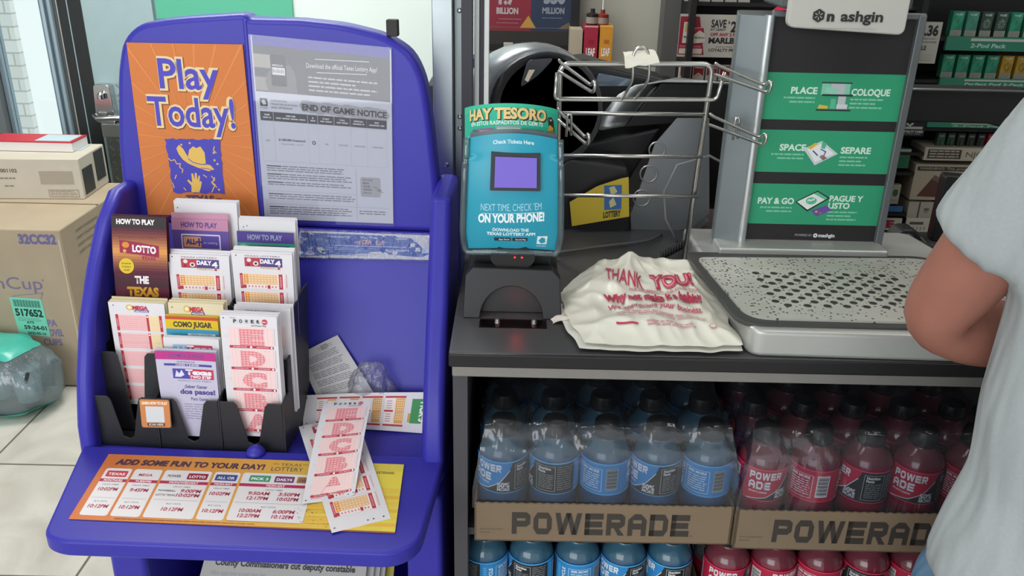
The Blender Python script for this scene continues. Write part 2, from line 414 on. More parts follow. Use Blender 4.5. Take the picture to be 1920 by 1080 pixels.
# ------------------------------------------------------------------ lottery kiosk
KR = math.radians(3); KO = Vector((-.35, 1.33, 0))
KX = Vector((math.cos(KR), -math.sin(KR), 0)); KY = Vector((math.sin(KR), math.cos(KR), 0))
def K(x, y, z): return KO + KX * x + KY * y + Vector((0, 0, z))
blue = mat('#3733a2', .38, 0, .3, var=.03, scale=5, name='blue_moulded_plastic')
kiosk = thing('lottery_kiosk', 'tall blue plastic lottery play station with orange sign and writing shelf', 'kiosk', KO, -KR)
mb = MB()
mb.prism([(-.27, 0), (-.255, .655), (-.20, .655), (-.20, 0)], 'y', -.285, .06, blue); mb.prism([(.268, 0), (.268, .655), (.215, .655), (.205, 0)], 'y', -.285, .06, blue)
mb.box((-.21, .02, 0), (.21, .06, .68), blue); mb.box((-.21, -.27, .04), (.21, .03, .08), blue); mb.box((-.21, -.275, .3), (.21, .03, .32), blue)
mb.obj('base', kiosk, bevel=.012, seg=3)
sh = rpoly([(-.276, -.262), (-.222, -.462), (-.195, -.474), (.235, -.462), (.262, -.435), (.268, -.245)], [.01, .03, .02, .02, .02, .01], 5)
MB().prism(sh, 'z', .675, .70, blue).obj('writing_shelf', kiosk, bevel=.011, seg=4)
MB().prism([(-.27, .64), (-.27, .688), (-.1, .688), (.05, .66), (.05, .64)], 'x', -.27, .262, blue).obj('tray_floor', kiosk, bevel=.004)
# sloping back panel and upper board
mb = MB(); mb.prism([(-.112, .68), (0, .965), (.06, .965), (.06, .68)], 'x', -.26, .232, blue); mb.obj('back_panel', kiosk, bevel=.004)
ol = [(-.297, .965), (-.294, 1.09), (-.280, 1.205), (-.266, 1.255), (-.237, 1.28), (-.176, 1.29), (-.071, 1.299), (-.060, 1.292), (.016, 1.292), (.081, 1.287), (.147, 1.273), (.187, 1.25), (.207, 1.21), (.216, 1.15), (.228, 1.03), (.232, .965)]
lean4 = math.tan(math.radians(4))
def bsh(q): return (q[0], q[1] + (q[2] - .97) * lean4, q[2])
mb = MB(); mb.prism(rpoly(ol, [0, .02, .02, .02, .03, .02, .01, .004, .004, .02, .02, .02, .02, .02, .02, 0], 4), 'y', .0, .05, blue, bsh)
mb.obj('sign_board', kiosk, bevel=.012, seg=4)
mb = MB(); mb.tube([bsh((-.0655, .002, .965)), bsh((-.068, .002, 1.29))], .004, blue, 8)
mb.obj('moulded_ridge', kiosk, bevel=.002)
# side wings
def wing(x0, x1, front, flare):
    mb = MB(); n = len(front); prof = front + [(.055, front[-1][1]), (.055, .66)]
    def shx(q): return (q[0] + flare * max(0, (q[2] - .9)) * 0 + flare * (q[1] + .1), q[1], q[2])
    mb.prism(prof, 'x', x0, x1, blue, shx); return mb.obj('side_wing', kiosk, bevel=.011, seg=4)
wing(-.290, -.264, [(-.268, .66), (-.262, .73), (-.240, .80), (-.205, .875), (-.155, .945), (-.105, 1.0), (-.05, 1.035)], -.04)
wing(.229, .262, [(-.265, .66), (-.258, .73), (-.225, .80), (-.18, .875), (-.13, .96), (-.10, 1.02), (-.085, 1.052)], -.04)
MB().lathe([(.0145, 0), (.0135, .005), (.009, .011), (.003, .0135)], (-.012, -.262, .70), blue, 20).obj('moulded_knob', kiosk, smooth='all')
# small black clip on the top edge
MB().box((.148, .03, 1.27), (.166, .045, 1.295), mat('#2b2b2a', .6)).obj('top_clip', kiosk, bevel=.002)

# Play Today sign
orange = '#cb7436'
A = Art(186, 272); A.rect(0, 0, 186, 272, orange, 6)
for i in range(28):
    a = 2 * math.pi * i / 28 + .1; r0 = 10; r1 = 400
    p = [(93 + r0 * math.cos(a - .02), 150 + r0 * math.sin(a - .02)), (93 + r1 * math.cos(a - .012), 150 + r1 * math.sin(a - .012)), (93 + r1 * math.cos(a + .012), 150 + r1 * math.sin(a + .012))]
    # clip the ray to the sheet
    def clip(poly):
        for ax, lim, sg in ((0, 1, 1), (0, 185, -1), (1, 1, 1), (1, 271, -1)):
            out = []
            for q0, q1 in zip(poly, poly[1:] + poly[:1]):
                d0 = (q0[ax] - lim) * sg; d1 = (q1[ax] - lim) * sg
                if d0 >= 0: out.append(q0)
                if d0 * d1 < 0: t = d0 / (d0 - d1); out.append((q0[0] + (q1[0] - q0[0]) * t, q0[1] + (q1[1] - q0[1]) * t))
            poly = out
            if not poly: break
        return poly
    p = clip(p)
    if len(p) > 2: A.poly(p, '#d38245')
def outlined(s, x0, x1, y, h, sl=.02):
    A.text(s, x0 + .8, x1 + 1.2, y + 1.2, h, '#7a4a2a', .075, slope=sl); A.text(s, x0 - .6, x1 + .6, y, h, '#e0c795', .07, slope=sl); A.text(s, x0, x1, y, h, '#4a43b5', .018, slope=sl)
outlined('Play', 46, 143, 67, 46); outlined('Today!', 22, 163, 125, 46); n0 = len(A.items)
B = '#443fae'; Y_ = '#dcb35a'
j = random.Random(3); pts = []
for (x0, y0, x1, y1) in ((58, 157, 148, 157), (148, 157, 146, 244), (146, 244, 62, 244), (62, 244, 58, 157)):
    for i in range(14):
        t = i / 14; pts.append((x0 + (x1 - x0) * t + j.uniform(-1.4, 1.4), y0 + (y1 - y0) * t + j.uniform(-1.4, 1.4)))
A.poly(pts, B)
A.poly([(75, 172), (80, 166), (86, 172), (92, 184), (98, 193), (128, 198), (134, 205), (124, 208), (106, 202), (92, 196), (84, 190), (78, 181)], Y_)
A.poly([(92, 187), (96, 174), (103, 168), (108, 171), (115, 168), (121, 178), (121, 196), (110, 196), (99, 193)], Y_); A.stroke([(93, 188), (100, 194), (112, 197), (121, 197)], 1.2, B)
A.stroke([(112, 203), (124, 204), (130, 206)], 1.0, B)
A.poly([(92, 243), (93, 232), (87, 224), (89, 222), (95, 227), (95, 212), (98, 212), (100, 222), (101, 211), (104, 211), (104, 223), (107, 215), (109, 216), (107, 226), (109, 224), (111, 226), (108, 236), (105, 243)], Y_)
for (x, y) in ((84, 166), (98, 163), (136, 178), (140, 196), (136, 190), (138, 238)): A.poly([(x + 2.6 * (1 if k % 2 == 0 else .45) * math.cos(k * math.pi / 5 - 1.57), y + 2.6 * (1 if k % 2 == 0 else .45) * math.sin(k * math.pi / 5 - 1.57)) for k in range(10)], Y_)
for st in ([(60, 188), (64, 192), (70, 190), (73, 197), (79, 196), (77, 202), (82, 206), (80, 211)], [(128, 216), (133, 222), (127, 226), (133, 230), (129, 236), (126, 242)], [(133, 218), (128, 228), (135, 234)], [(138, 168), (136, 174), (140, 178)], [(70, 215), (67, 221)], [(62, 228), (64, 236)], [(80, 236), (83, 240)], [(115, 214), (120, 218)]): A.stroke(st, 1.5, Y_)
A.text('TEXAS', 82, 128, 260, 12, '#5a3a5c', .05); A.rect(69, 252.5, 79, 255, '#5a3a5c'); A.rect(131, 252.5, 141, 255, '#5a3a5c'); A.text('LOTTERY', 66, 140, 274, 9, '#5a3a5c', .03)
A.items[n0:] = [([(x - 14, y - 10) for x, y in vs], fs, mm, k) for vs, fs, mm, k in A.items[n0:]]
q = lambda l, b=-.0035: [bsh((x, b, z)) for x, z in l]
SIGN = [K(*p) for p in q([(-.256, 1.252), (-.073, 1.254), (-.067, .983), (-.254, .979)])]
def loc(p): d = Vector(p) - KO; return Vector((d.dot(KX), d.dot(KY), d.z))
def ksheet(name, corners, art, paper, thick, label=None, bulge=None, nu=1, nv=1):
    fn0 = quadfn(*corners, bulge=bulge); fn = lambda s, t, d=0: loc(fn0(s, t, d)); mb = MB(); sheet_mesh(mb, fn, art, paper, thick, nu, nv, 0)
    o = mb.obj(name, kiosk, fix=False)
    if label: o['label'] = label
    return o
ksheet('sign_panel', SIGN, A, mat(orange, .35), .003, 'orange sign reading Play Today with hat and hand emblem')

# End of game notice in a clear holder
A = Art(216, 284); g = '#4b4b4d'
A.rect(2, 0, 214, 13, '#4a44a0'); A.rect(2, 13, 214, 82, g); A.rect(2, 26, 36, 46, '#a09a8c'); A.rect(2, 60, 26, 80, '#8f8a80')
A.poly([(22, 80), (18, 66), (24, 50), (58, 38), (66, 50), (68, 82), (22, 82)], '#6a6866'); A.rect(28, 25, 52, 72, '#2a2a2c', 3); A.rect(30, 44, 50, 55, '#d9d9d9'); A.many([(31 + i * 2.3, 46 + (i * 7 % 3), 32 + i * 2.3, 52) for i in range(8)], '#5a5a5a'); A.text('MEGA', 31, 48, 42, 2.6, '#dddddd')
A.stroke([(98, 26), (182, 22)], 1, '#d9d9d9'); A.stroke([(100, 46), (178, 42)], 1, '#d9d9d9'); A.text('Download the official Texas Lottery App!', 84, 194, 40, 7.5, '#dcdcdc', .0, slope=-.03)
for i, (a, b) in enumerate(((86, 194), (86, 160), (86, 194), (86, 182))): A.lines(a, b, 53 + i * 6.5, 57 + i * 6.5, 1, '#b5b5b5', .6, 0)
A.rect(7, 92, 19, 104, '#3c3c3e'); A.poly([(9, 97), (13, 94), (16, 97), (17, 101), (12, 102)], '#c9c9cb'); A.text('LOTTERY', 7, 19, 108, 2.4, '#77777a')
for i, t in enumerate(('SUPPORTING', 'TEXAS EDUCATION', 'AND VETERANS')): A.text(t, 24, (50, 66, 58)[i], 96 + i * 5.2, 3, '#505052', .01)
hexa = lambda x, y, r, c: A.poly([(x + r * math.cos(math.pi * k / 3), y + r * .95 * math.sin(math.pi * k / 3)) for k in range(6)], c)
for i in range(12): hexa(80 + i * 11, 100 + (i % 3) - 1 + i * .25, 11, '#a2a2a4')
A.text('END OF GAME NOTICE', 74, 208, 105, 9.5, '#39393b', .035, slope=.02)
xs = [6, 27, 82, 98, 124, 150, 176, 208]
for a, b, t in zip(xs, xs[1:], ('GAME', 'GAME NAME', '$', 'START', 'CALL', 'OFFICIAL', 'END')):
    A.rect(a, 112, b - .6, 126, '#3f3f41'); A.text(t, (a + b) / 2 - min(len(t), 7) * 1.1, (a + b) / 2 + min(len(t), 7) * 1.1, 118, 2.6, '#e8e8e8'); A.lines(a + 4, b - 4, 120, 124, 1, '#bdbdbf', .5, 0)
for a in xs: A.rect(a - .4, 126, a, 189, '#b3b4bb')
A.rect(6, 189, 208, 189.6, '#b3b4bb'); A.text('$1,000,000 Crossword', 33, 76, 156, 3.4, '#2d2d2f', .03); A.text('Overall Odds: 1 in 3.41', 37, 72, 162, 2.4, '#6d6d70', 0)
for x, t in ((11, '2488'), (108, 'N/A'), (130, '4/2/2025'), (155, '9/29/2025'), (184, '3/28/2026')): A.text(t, x, x + len(t) * 1.9, 158, 2.6, '#6d6d70', 0)
A.ell(90, 156, 3, 3, '#3c3c3e'); A.ell(90, 156, 1.5, 1.5, '#d0d0d4')
for y, n in ((196, 3), (209, 3), (222, 2), (241, 3), (262, 4)): A.lines(10, 150 if y != 241 else 154, y, y + n * 3.6, n, '#77787f', .42); A.many([(10, y, 34, y + 1.7)], '#3d3e44')
A.rect(6, 237, 156, 237.4, '#9a9ba2'); A.rect(6, 258, 210, 258.4, '#9a9ba2'); A.rect(156, 192, 156.4, 280, '#9a9ba2')
A.rect(163, 207, 196, 240, '#a5a5a8', 4)
for i, t in enumerate(("DON'T FORGET", 'SIGN', 'YOUR', 'TICKET', 'UPFRONT')): A.text(t, 167, 167 + (17, 10, 12, 15, 14)[i], 213 + i * 5.4, 3, '#434346', .02 if 0 < i < 4 else 0)
A.stroke([(184, 222), (198, 228), (190, 228), (200, 232)], .7, '#55555a'); A.lines(160, 206, 264, 272, 2, '#77787f', .4)
NOT = [K(*p) for p in q([(-.060, 1.268), (.157, 1.252), (.1545, .979), (-.0585, .979)], -.002)]
ksheet('notice_sheet', NOT, A, mat('#c6c8d0', .5), .0006, 'white end of game notice with dark grey heading')
HOLD = [K(*p) for p in q([(-.0615, 1.270), (.159, 1.256), (.1565, .976), (-.060, .976)], -.0075)]
ksheet('clear_cover', HOLD, None, film_mat('clear_acrylic', '#f7f7fa', .025, .03, 0), .0012)

# Writing shelf schedule card
A = Art(436, 155); ob = '#d88a4c'
A.rect(0, 0, 436, 155, ob)
for i in range(24):
    t = i / 23; c = (0xcb + int(20 * t), 0x72 + int(90 * t), 0x3c + int(20 * t)); A.rect(436 * i / 24, 0, 436 * (i + 1) / 24 + .3, 155, '#%02x%02x%02x' % c)
for i in range(9): A.rect(300 + i * 2, 18 + i * 15, 436, 25 + i * 15, '#e8c24a' if i % 2 else '#e2b340')
for i in range(16):
    a = -1.2 + i * .16
A.rect(388, 18, 436, 60, '#e6d24c'); A.text('VETERANS', 398, 424, 26, 6, '#4a4638', .02)
A.text('ADD SOME FUN TO YOUR DAY!', 18, 236, 26, 13, '#4a3550', .045, .12)
A.text('TEXAS', 258, 288, 15, 7, '#4f4a50', .0); A.text('LOTTERY', 246, 292, 28, 10, '#4f4a50', .0); A.rect(246, 10, 255, 11, '#4f4a50'); A.rect(290, 10, 298, 11, '#4f4a50')
cards = [(10, 48), (52, 92), (96, 164), (168, 205), (209, 312)]; days = ('MON/THURS', 'TUES/FRI', 'MON/WED/SAT', 'MON-SAT', 'MON-SAT')
for (a, b), d in zip(cards, days):
    A.rect(a, 36, b, 146, '#dcd9dd', 5); A.rect(a, 62, b, 69, '#b02a55'); A.ctext(d, (a + b) / 2, 67.6, 4.3, '#f3e6ea', wmax=(b - a) * .7, bold=.03)
    A.rect(a + 3, 106, b - 3, 106.6, '#8a8a8e')
    A.ctext('DRAW TIMES', (a + b) / 2, 77, 3.0, '#8b8489', wmax=(b - a) * .6); A.ctext('BUY UNTIL', (a + b) / 2, 116, 3.0, '#8b8489', wmax=(b - a) * .5)
T_ = lambda t, x0, x1, y: A.text(t, x0, x1, y, 7.6, '#a52348', .03, .12)
T_('10:02PM', 15, 43, 90); T_('10:12PM', 15, 43, 129); T_('9:45PM', 60, 86, 90); T_('10:12PM', 58, 86, 129); T_('9:00PM', 131, 160, 88); T_('10:02PM', 127, 160, 98); T_('10:12PM', 116, 146, 130)
A.text('POWERBALL', 100, 124, 87, 4, '#444', .03); A.text('LOTTO TEXAS', 99, 126, 97, 4, '#444', .03)
T_('10:02PM', 172, 201, 91); T_('10:12PM', 172, 201, 130)
for k, (a, b) in enumerate((('9:50AM', '3:50PM'), ('12:17PM', '10:02PM'))): T_(a, 226, 256, 88 + k * 11); T_(b, 268, 298, 88 + k * 11)
for k, (a, b) in enumerate((('10:00AM', '6:00PM'), ('12:27PM', '10:12PM'))): T_(a, 222, 252, 127 + k * 11); T_(b, 268, 298, 127 + k * 11)
for (x0, x1, c, t, tc_) in ((14, 44, '#c33a4a', 'TEXAS', '#eee'), (58, 84, '#dcd9dd', 'MEGA', '#b8334a'), (100, 125, '#dcd9dd', 'POWER', '#555'), (131, 160, '#8f1f3c', 'LOTTO', '#eee'), (171, 202, '#3a4a8c', 'ALL OR', '#ddd'), (220, 250, '#3f8f6c', 'PICK 3', '#eee'), (256, 284, '#7a3a70', 'DAILY4', '#eee'), (288, 308, '#a8743c', 'CASH5', '#333a80')):
    A.rect(x0, 42, x1, 57, c, 2); A.text(t, x0 + 3, x1 - 3, 53, 6, tc_, .03)
A.lines(60, 250, 150, 153, 1, '#9a5f34', .6, 0)
jj = random.Random(4)
A.many([(x, y, x + jj.uniform(.6, 2.4), y + jj.uniform(.5, 1.1)) for x, y in [(jj.uniform(285, 350), jj.uniform(110, 152)) for _ in range(46)]], '#6b5a40')
CARD = [K(-.225, -.284, .7012), K(.212, -.274, .7012), K(.227, -.424, .7012), K(-.204, -.432, .7012)]
ksheet('schedule_card', CARD, A, mat(ob, .3), .0006, 'orange and yellow card of draw times under the clear shelf cover')

# help leaflet in a crumpled clear sleeve on the panel
lt = math.tan(math.radians(21.4))
def pan(x, z, d=0): return K(x, (z - .965) * lt - d, z)
def crump(s, t): return .0022 * noise.noise(Vector((s * 9, t * 3, 4))) + .0012
A = Art(222, 42); A.rect(0, 0, 222, 42, '#d0d2cf')
A.poly([(2, 3), (184, 3), (218, 32), (206, 38), (128, 33), (6, 41)], '#3c5fa5'); A.text('Questions about Claiming a Prize, Tickets or Filing a Complaint', 40, 180, 9, 3.3, '#c8d2e8', .02); A.text('WE CAN HELP!', 92, 142, 18.5, 7.5, '#d9a58c', .04); A.text('PLAY RESPONSIBLY', 146, 204, 31, 5, '#c8d2e8', .03)
A.lines(60, 190, 21, 24, 1, '#9db2dc', .5, 0); A.lines(48, 128, 25, 39, 5, '#8ea8d8', .35, .1, False)
for i, t in enumerate(('SIGN', 'YOUR', 'TICKET')): A.text(t, 14, 14 + (10, 11, 16)[i], 29 + i * 4.6, 3.6, '#dfe4ee', .03)
A.poly([(32, 26), (40, 25), (46, 30), (48, 36), (42, 35), (36, 32)], '#d3d9c0'); A.rect(206, 24, 214, 31, '#a9bddf')
tag(sheet('help_leaflet', 'blue and white WE CAN HELP leaflet in the slot under the notice', 'leaflet', [pan(0, .962, .003), pan(.221, .962, .003), pan(.218, .925, .003), pan(-.005, .921, .003)], A, mat('#cfd1ce', .5), bulge=crump, nu=24, nv=6, cut=8), None, None)
def crump2(s, t): return .004 * noise.noise(Vector((s * 14, t * 5, 9))) + .004 + .003 * noise.noise(Vector((s * 30, t * 9, 2)))
sheet('plastic_sleeve', 'crinkled clear plastic sleeve over the blue help leaflet', 'sleeve', [pan(-.003, .965, .004), pan(.222, .965, .004), pan(.22, .924, .004), pan(-.008, .919, .004)], None, film_mat('crinkled_sleeve', '#f4f4fa', .04, .10, 1.0, 220), bulge=crump2, nu=60, nv=14)
# ------------------------------------------------------------------ brochure rack
blk = mat('#26262a', .42, 0, .4, var=.05, scale=12, name='black_rack_plastic')
rack = thing('brochure_rack', 'black stepped brochure holder full of play slips in the kiosk', 'brochure holder', K(-.118, -.16, .69), -KR)
def L(x, y, z): return (x + .118, y + .16, z - .69)
cols = [-.262, -.166, -.070, .027]
tiers = [(-.243, .69, .772), (-.207, .695, .826), (-.166, .70, .89)]
for ti, (yb, z0, z1) in enumerate(tiers):
    for ci in range(3):
        a, b = cols[ci] + .0015, cols[ci + 1] - .0015; w = b - a; c = (a + b) / 2; h = z1 - z0
        # front plate with a tapering finger notch
        poly = [(a, z0), (b, z0), (b, z1), (c + .026, z1), (c + .021, z1 - .006), (c + .008, z0 + .016), (c, z0 + .012), (c - .008, z0 + .016), (c - .021, z1 - .006), (c - .026, z1), (a, z1)]
        if ci == 1 and ti == 0: poly = [(p[0] + (.004 if abs(p[0] - c) < .03 else 0), p[1]) for p in poly]
        poly = [(p[0], p[1]) for p in poly]
        mb = MB(); mb.prism([(L(x, 0, z)[0], L(0, 0, z)[2]) for x, z in poly], 'y', yb + .16, yb + .1625, blk, lambda q, z0=z0: (q[0], q[1] + (q[2] + .69 - z0) * .06, q[2]))
        mb.obj('pocket_front', rack, bevel=.0008)
prof = [(-.245, .69), (-.237, .774), (-.208, .778), (-.199, .827), (-.168, .831), (-.155, .891), (-.10, .90), (-.078, .90), (-.118, .69)]
for k, x in enumerate(cols):
    mb = MB(); mb.prism([(L(0, y, 0)[1], L(0, 0, z)[2]) for y, z in prof], 'x', L(x, 0, 0)[0] - .0012, L(x, 0, 0)[0] + .0012, blk); mb.obj('divider', rack)
mb = MB(); mb.box(L(cols[0], -.243, .689), L(cols[3], -.115, .6915), blk); mb.obj('rack_base', rack)
A = Art(46, 42); A.rect(0, 0, 46, 42, '#2a2728', 4); A.rect(1.2, 1.2, 44.8, 40.8, '#c87f45', 3.4); A.text('LEARN HOW TO PLAY', 4, 42, 8.2, 4, '#f0e6d8', .04); A.rect(10, 34.3, 36, 39, '#3a3534'); A.text('SCAN HERE', 12, 34, 38, 3, '#d8cfc4', .03); A.rect(9, 11, 36, 33.6, '#cfd0d4', 1)
stk = quadfn(K(-.190, -.2385, .772), K(-.142, -.2385, .773), K(-.141, -.2475, .728), K(-.188, -.2475, .726))
mb = MB(); rinv = Matrix.Rotation(KR, 4, 'Z'); ro_ = K(-.118, -.16, .69)
sheet_mesh(mb, lambda s, t, d=0: rinv @ (stk(s, t, d + .002) - ro_), A, mat('#2a2728', .4), .0005); mb.obj('sticker', [o for o in rack.children if o.name.startswith('pocket_front')][0], fix=False)['label'] = 'square orange LEARN HOW TO PLAY sticker'

# ------------------------------------------------------------------ slip artwork
red = '#b8323f'; pk = '#efd0d0'; dr = '#c4626c'
def power_art():
    A = Art(82, 192); A.ell(5, 4.5, .9, .9, '#222')
    A.text('TEXAS', 14, 22, 5, 2, '#888', 0)
    for i, c in enumerate('POWER'): A.ell(21 + i * 8.4, 9, 4, 4, '#cfcfd4'); A.text(c, 18.8 + i * 8.4, 23.2 + i * 8.4, 11.2, 4.8, '#222', .05)
    A.ell(64, 9, 4.2, 4.2, '#c23a48'); A.text('BALL', 61, 67, 10, 2, '#eee'); A.text('and Power Play', 44, 66, 16, 2.4, '#666', .02)
    for p in range(5):
        y = 18 + p * 33.5; A.rect(11, y, 74, y + 27.5, pk)
        A.text('EDCBA'[p], 26, 62, y + 25, 21, '#e0868e', .09)
        A.many([(13 + c * 5.3, y + 1.6 + r * 3.7, 15.8 + c * 5.3, y + 3.2 + r * 3.7) for r in range(7) for c in range(11) if not (r == 0 and c > 8)], '#f7e3e3')
        A.many([(13.5 + c * 5.3, y + 2.1 + r * 3.7, 15.2 + c * 5.3, y + 2.7 + r * 3.7) for r in range(7) for c in range(11)], dr)
        A.rect(11, y + 28, 75, y + 31.8, red); A.ell(42, y + 29.9, 1.6, 1.6, '#fff'); A.ell(72, y + 29.9, 1.4, 1.4, '#fff'); A.lines(16, 36, y + 29.2, y + 30.8, 1, '#eab', .8, 0); A.lines(50, 68, y + 29.2, y + 30.8, 1, '#eab', .8, 0)
        A.rect(6, y + 12, 9, y + 15, '#d9a7ab'); A.rect(6.6, y + 12.6, 8.4, y + 14.4, '#fff')
        A.many([(76.5, y + 1 + k * 2, 77.6, y + 2 + k * 2) for k in range(13)], '#d58b92')
    A.many([(12, 185, 60, 186)], '#d58b92')
    for x, y in ((4, 187), (47, 188), (56, 188), (70, 188), (78, 187)): A.rect(x, y, x + 2.6, y + 1.3, '#222')
    return A
def daily_art():
    A = Art(82, 192); A.ell(6, 4, .9, .9, '#222')
    A.text('TEXAS LOTTERY', 17, 66, 5.5, 2.4, '#7b4b5b', .0)
    A.rect(17, 7, 38, 21, '#b23a4a'); A.rect(38, 7, 68, 21, '#4d3f7d'); A.ell(23, 11, 3, 3, '#e5d6da'); A.ell(32, 16, 3.6, 3.6, '#e5d6da'); A.ell(22, 18, 2, 2, '#7d2635'); A.ell(32, 16, 1.8, 1.8, '#222')
    A.text('DAILY', 38, 58, 15.5, 6.5, '#efe9f2', .05); A.text('4', 58, 66, 19, 8.5, '#efe9f2', .05); A.text('FIREBALL', 38, 60, 24, 2.6, '#d6a25a', .02); A.ell(63, 23, 2, 1.7, red)
    for p in range(5):
        y = 32 + p * 29; A.rect(9, y, 70, y + 24, '#f0e2e2'); A.rect(9, y, 13, y + 24, red); A.rect(62, y, 67.5, y + 24, red); A.rect(14, y + 1, 60, y + 17, '#e5b98a'); A.rect(14, y + 1, 20, y + 17, '#e0953c')
        A.many([(16 + c * 4.4, y + 2.4 + r * 3.8, 18.4 + c * 4.4, y + 4.0 + r * 3.8) for r in range(4) for c in range(10)], '#f3d8b4')
        A.many([(15 + c * 4.6, y + 19, 17.2 + c * 4.6, y + 22) for c in range(10)], '#c98a8e'); A.rect(46, y + 18, 50, y + 23.5, red); A.rect(13, y + 18, 17, y + 23.5, red)
        A.many([(63.4, y + 4 + k * 2.2, 66, y + 5 + k * 2.2) for k in range(8)], '#e9b4ba'); A.many([(10, y + 4 + k * 2.4, 12, y + 5 + k * 2.4) for k in range(7)], '#e9b4ba')
        A.many([(72, y + k * 2, 73.4, y + 1.2 + k * 2) for k in range(11)], '#d58b92')
    for x in (4, 50, 58, 72): A.rect(x, 186, x + 2.4, 187.4, '#222')
    return A
def mega_logo(A, x0, y0, sc=1, gold='#d3b25a'):
    A.ell(x0 + 5 * sc, y0 + 5 * sc, 5 * sc, 5 * sc, gold); A.ell(x0 + 5 * sc, y0 + 5 * sc, 3 * sc, 3 * sc, '#efe3b5'); A.ell(x0 + 11 * sc, y0 + 7 * sc, 3.4 * sc, 3.4 * sc, '#e0c87c')
    A.text('MEGA', x0 + 9 * sc, x0 + 32 * sc, y0 + 8.5 * sc, 6.5 * sc, '#c02f45', .06, .1); A.rect(x0 + 12 * sc, y0 + 9.4 * sc, x0 + 33 * sc, y0 + 13 * sc, '#3f3f94'); A.text('MILLIONS', x0 + 13.5 * sc, x0 + 31.5 * sc, y0 + 12.4 * sc, 2.2 * sc, '#e9e3f2', .03)
def mega_art():
    A = Art(82, 192); A.ell(7, 6, .9, .9, '#222'); mega_logo(A, 25, 4)
    for p in range(5):
        y = 22 + p * 33; A.rect(8, y, 76, y + 29, '#f2e0e0'); A.rect(8, y, 12, y + 29, red); A.rect(12, y + 1, 53, y + 28, '#e8adb0'); A.rect(57, y + 1, 72, y + 28, '#e9cfa2'); A.rect(53, y, 56.5, y + 29, red); A.rect(72, y, 76, y + 29, red); A.ell(54.7, y + 3, 1.4, 1.4, '#fff')
        A.many([(13.4 + c * 3.1, y + 2.2 + r * 3.7, 15 + c * 3.1, y + 3.2 + r * 3.7) for r in range(7) for c in range(13)], '#f6d9d9'); A.many([(58.4 + c * 3, y + 2.2 + r * 3.7, 60 + c * 3, y + 3.2 + r * 3.7) for r in range(7) for c in range(4)], '#f5e6c8')
        A.many([(9, y + 8 + k * 2.4, 11, y + 9 + k * 2.4) for k in range(6)], '#efc3c8'); A.many([(73, y + 8 + k * 2.4, 75, y + 9 + k * 2.4) for k in range(6)], '#efc3c8')
    return A
paper = mat('#dcd9de', .6); cream = mat('#dccfae', .6); pbk = mat('#cfcdd2', .65)
# back edges of a pile: plain sheets one behind the other
def pile(n, corners, name, label, group, pap, step=.0013, seed=1, dz=.002, cat='play slip'):
    r = random.Random(seed); proto = None
    for i in range(n):
        d = KY * (step * (i + 1)) + Vector((0, 0, r.uniform(0, dz) + dz * .35 * i)) + KX * (r.uniform(-.0012, .0012) + .0006 * i)
        if proto is None:
            proto = sheet(name, label, cat, [Vector(c) + d for c in corners], None, pap, group); base = proto.location.copy() - d
        else:
            c = proto.copy(); COL.objects.link(c); c.location = base + d
# a slip standing in a pocket: top corners and bottom centre in kiosk coordinates
def slip_q(xl, xr, zt, y0, lean, length, skew=0, wid=None):
    l = math.radians(lean); dy = math.sin(l) * length; dz = math.cos(l) * length; yt = y0 + (zt - .70) * math.tan(l)
    w = wid or (xr - xl); c = (xl + xr) / 2 + skew
    return [K(xl, yt, zt), K(xr, yt, zt), K(c + w / 2, yt - dy, zt - dz), K(c - w / 2, yt - dy, zt - dz)]
curl = lambda a: (lambda s, t: a * math.sin(math.pi * t) * (1 - .3 * s) + a * .6 * (1 - t) * (s - .5) ** 2 * 4)
WHITE = 'blank white back of a play slip piled behind the '
def standing(art, q, label, pap, name='play_slip', cat='play slip', n=0, grp=None, amount=.002, hid=None, seed=1, pp=None, dz=.002):
    sheet(name, label, cat, q, art, pap, grp, bulge=curl(amount), nu=8, nv=16)
    if n: pile(n, q, name, hid, 'sheets behind ' + label[:40], pp or pap, seed=seed, dz=dz, cat=cat)
# front tier
A = power_art()
standing(A, slip_q(-.062, .022, .903, -.230, 5, .195, .001), 'white and pink POWER play slip in the front right pocket of the black rack', paper, n=5, hid='plain slip right behind the POWER play slip in the front right pocket', seed=2)
A = Art(93, 160); A.rect(0, 0, 93, 15, '#bb2f86'); A.text('COMO JUGAR', 20, 76, 10.5, 6.5, '#7b4a86', .05); A.text('SORTEOS DE', 32, 60, 20, 2.6, '#77739a', .02)
A.rect(12, 22, 86, 26, '#4a4597'); A.text('LUNES Y JUEVES', 30, 66, 25.2, 2.6, '#ddd', .03); A.rect(24, 31, 50, 49, '#4b47a0'); A.rect(50, 31, 88, 49, '#bb3a56'); A.text('Texas', 44, 85, 41, 9, '#ece6f2', .05); A.text('TWO STEP', 50, 84, 47.5, 4.6, '#ece6f2', .05); A.poly([(27, 46), (30, 34), (34, 40), (38, 33), (42, 42), (36, 46)], '#dad7ee')
A.text('TEXAS LOTTERY', 30, 84, 54, 2.6, '#7d789e', 0); A.text('\u00a1Saber Ganar', 40, 76, 66, 6, '#51508a', .02); A.text('dos pasos!', 32, 88, 77, 9, '#4d4690', .04); A.text('Para Ganar', 48, 76, 89, 6, '#6d6a9a', .02)
A.lines(36, 80, 96, 128, 7, '#8d8aa8', .3)
standing(A, slip_q(-.163, -.072, .844, -.231, 4, .14, .002, .086), 'pale lilac Texas Two Step leaflet with magenta COMO JUGAR top band', mat('#c4bfd4', .45), 'leaflet', 'leaflet', n=3, hid='lilac leaflet directly behind the magenta topped Two Step leaflet', amount=.003)
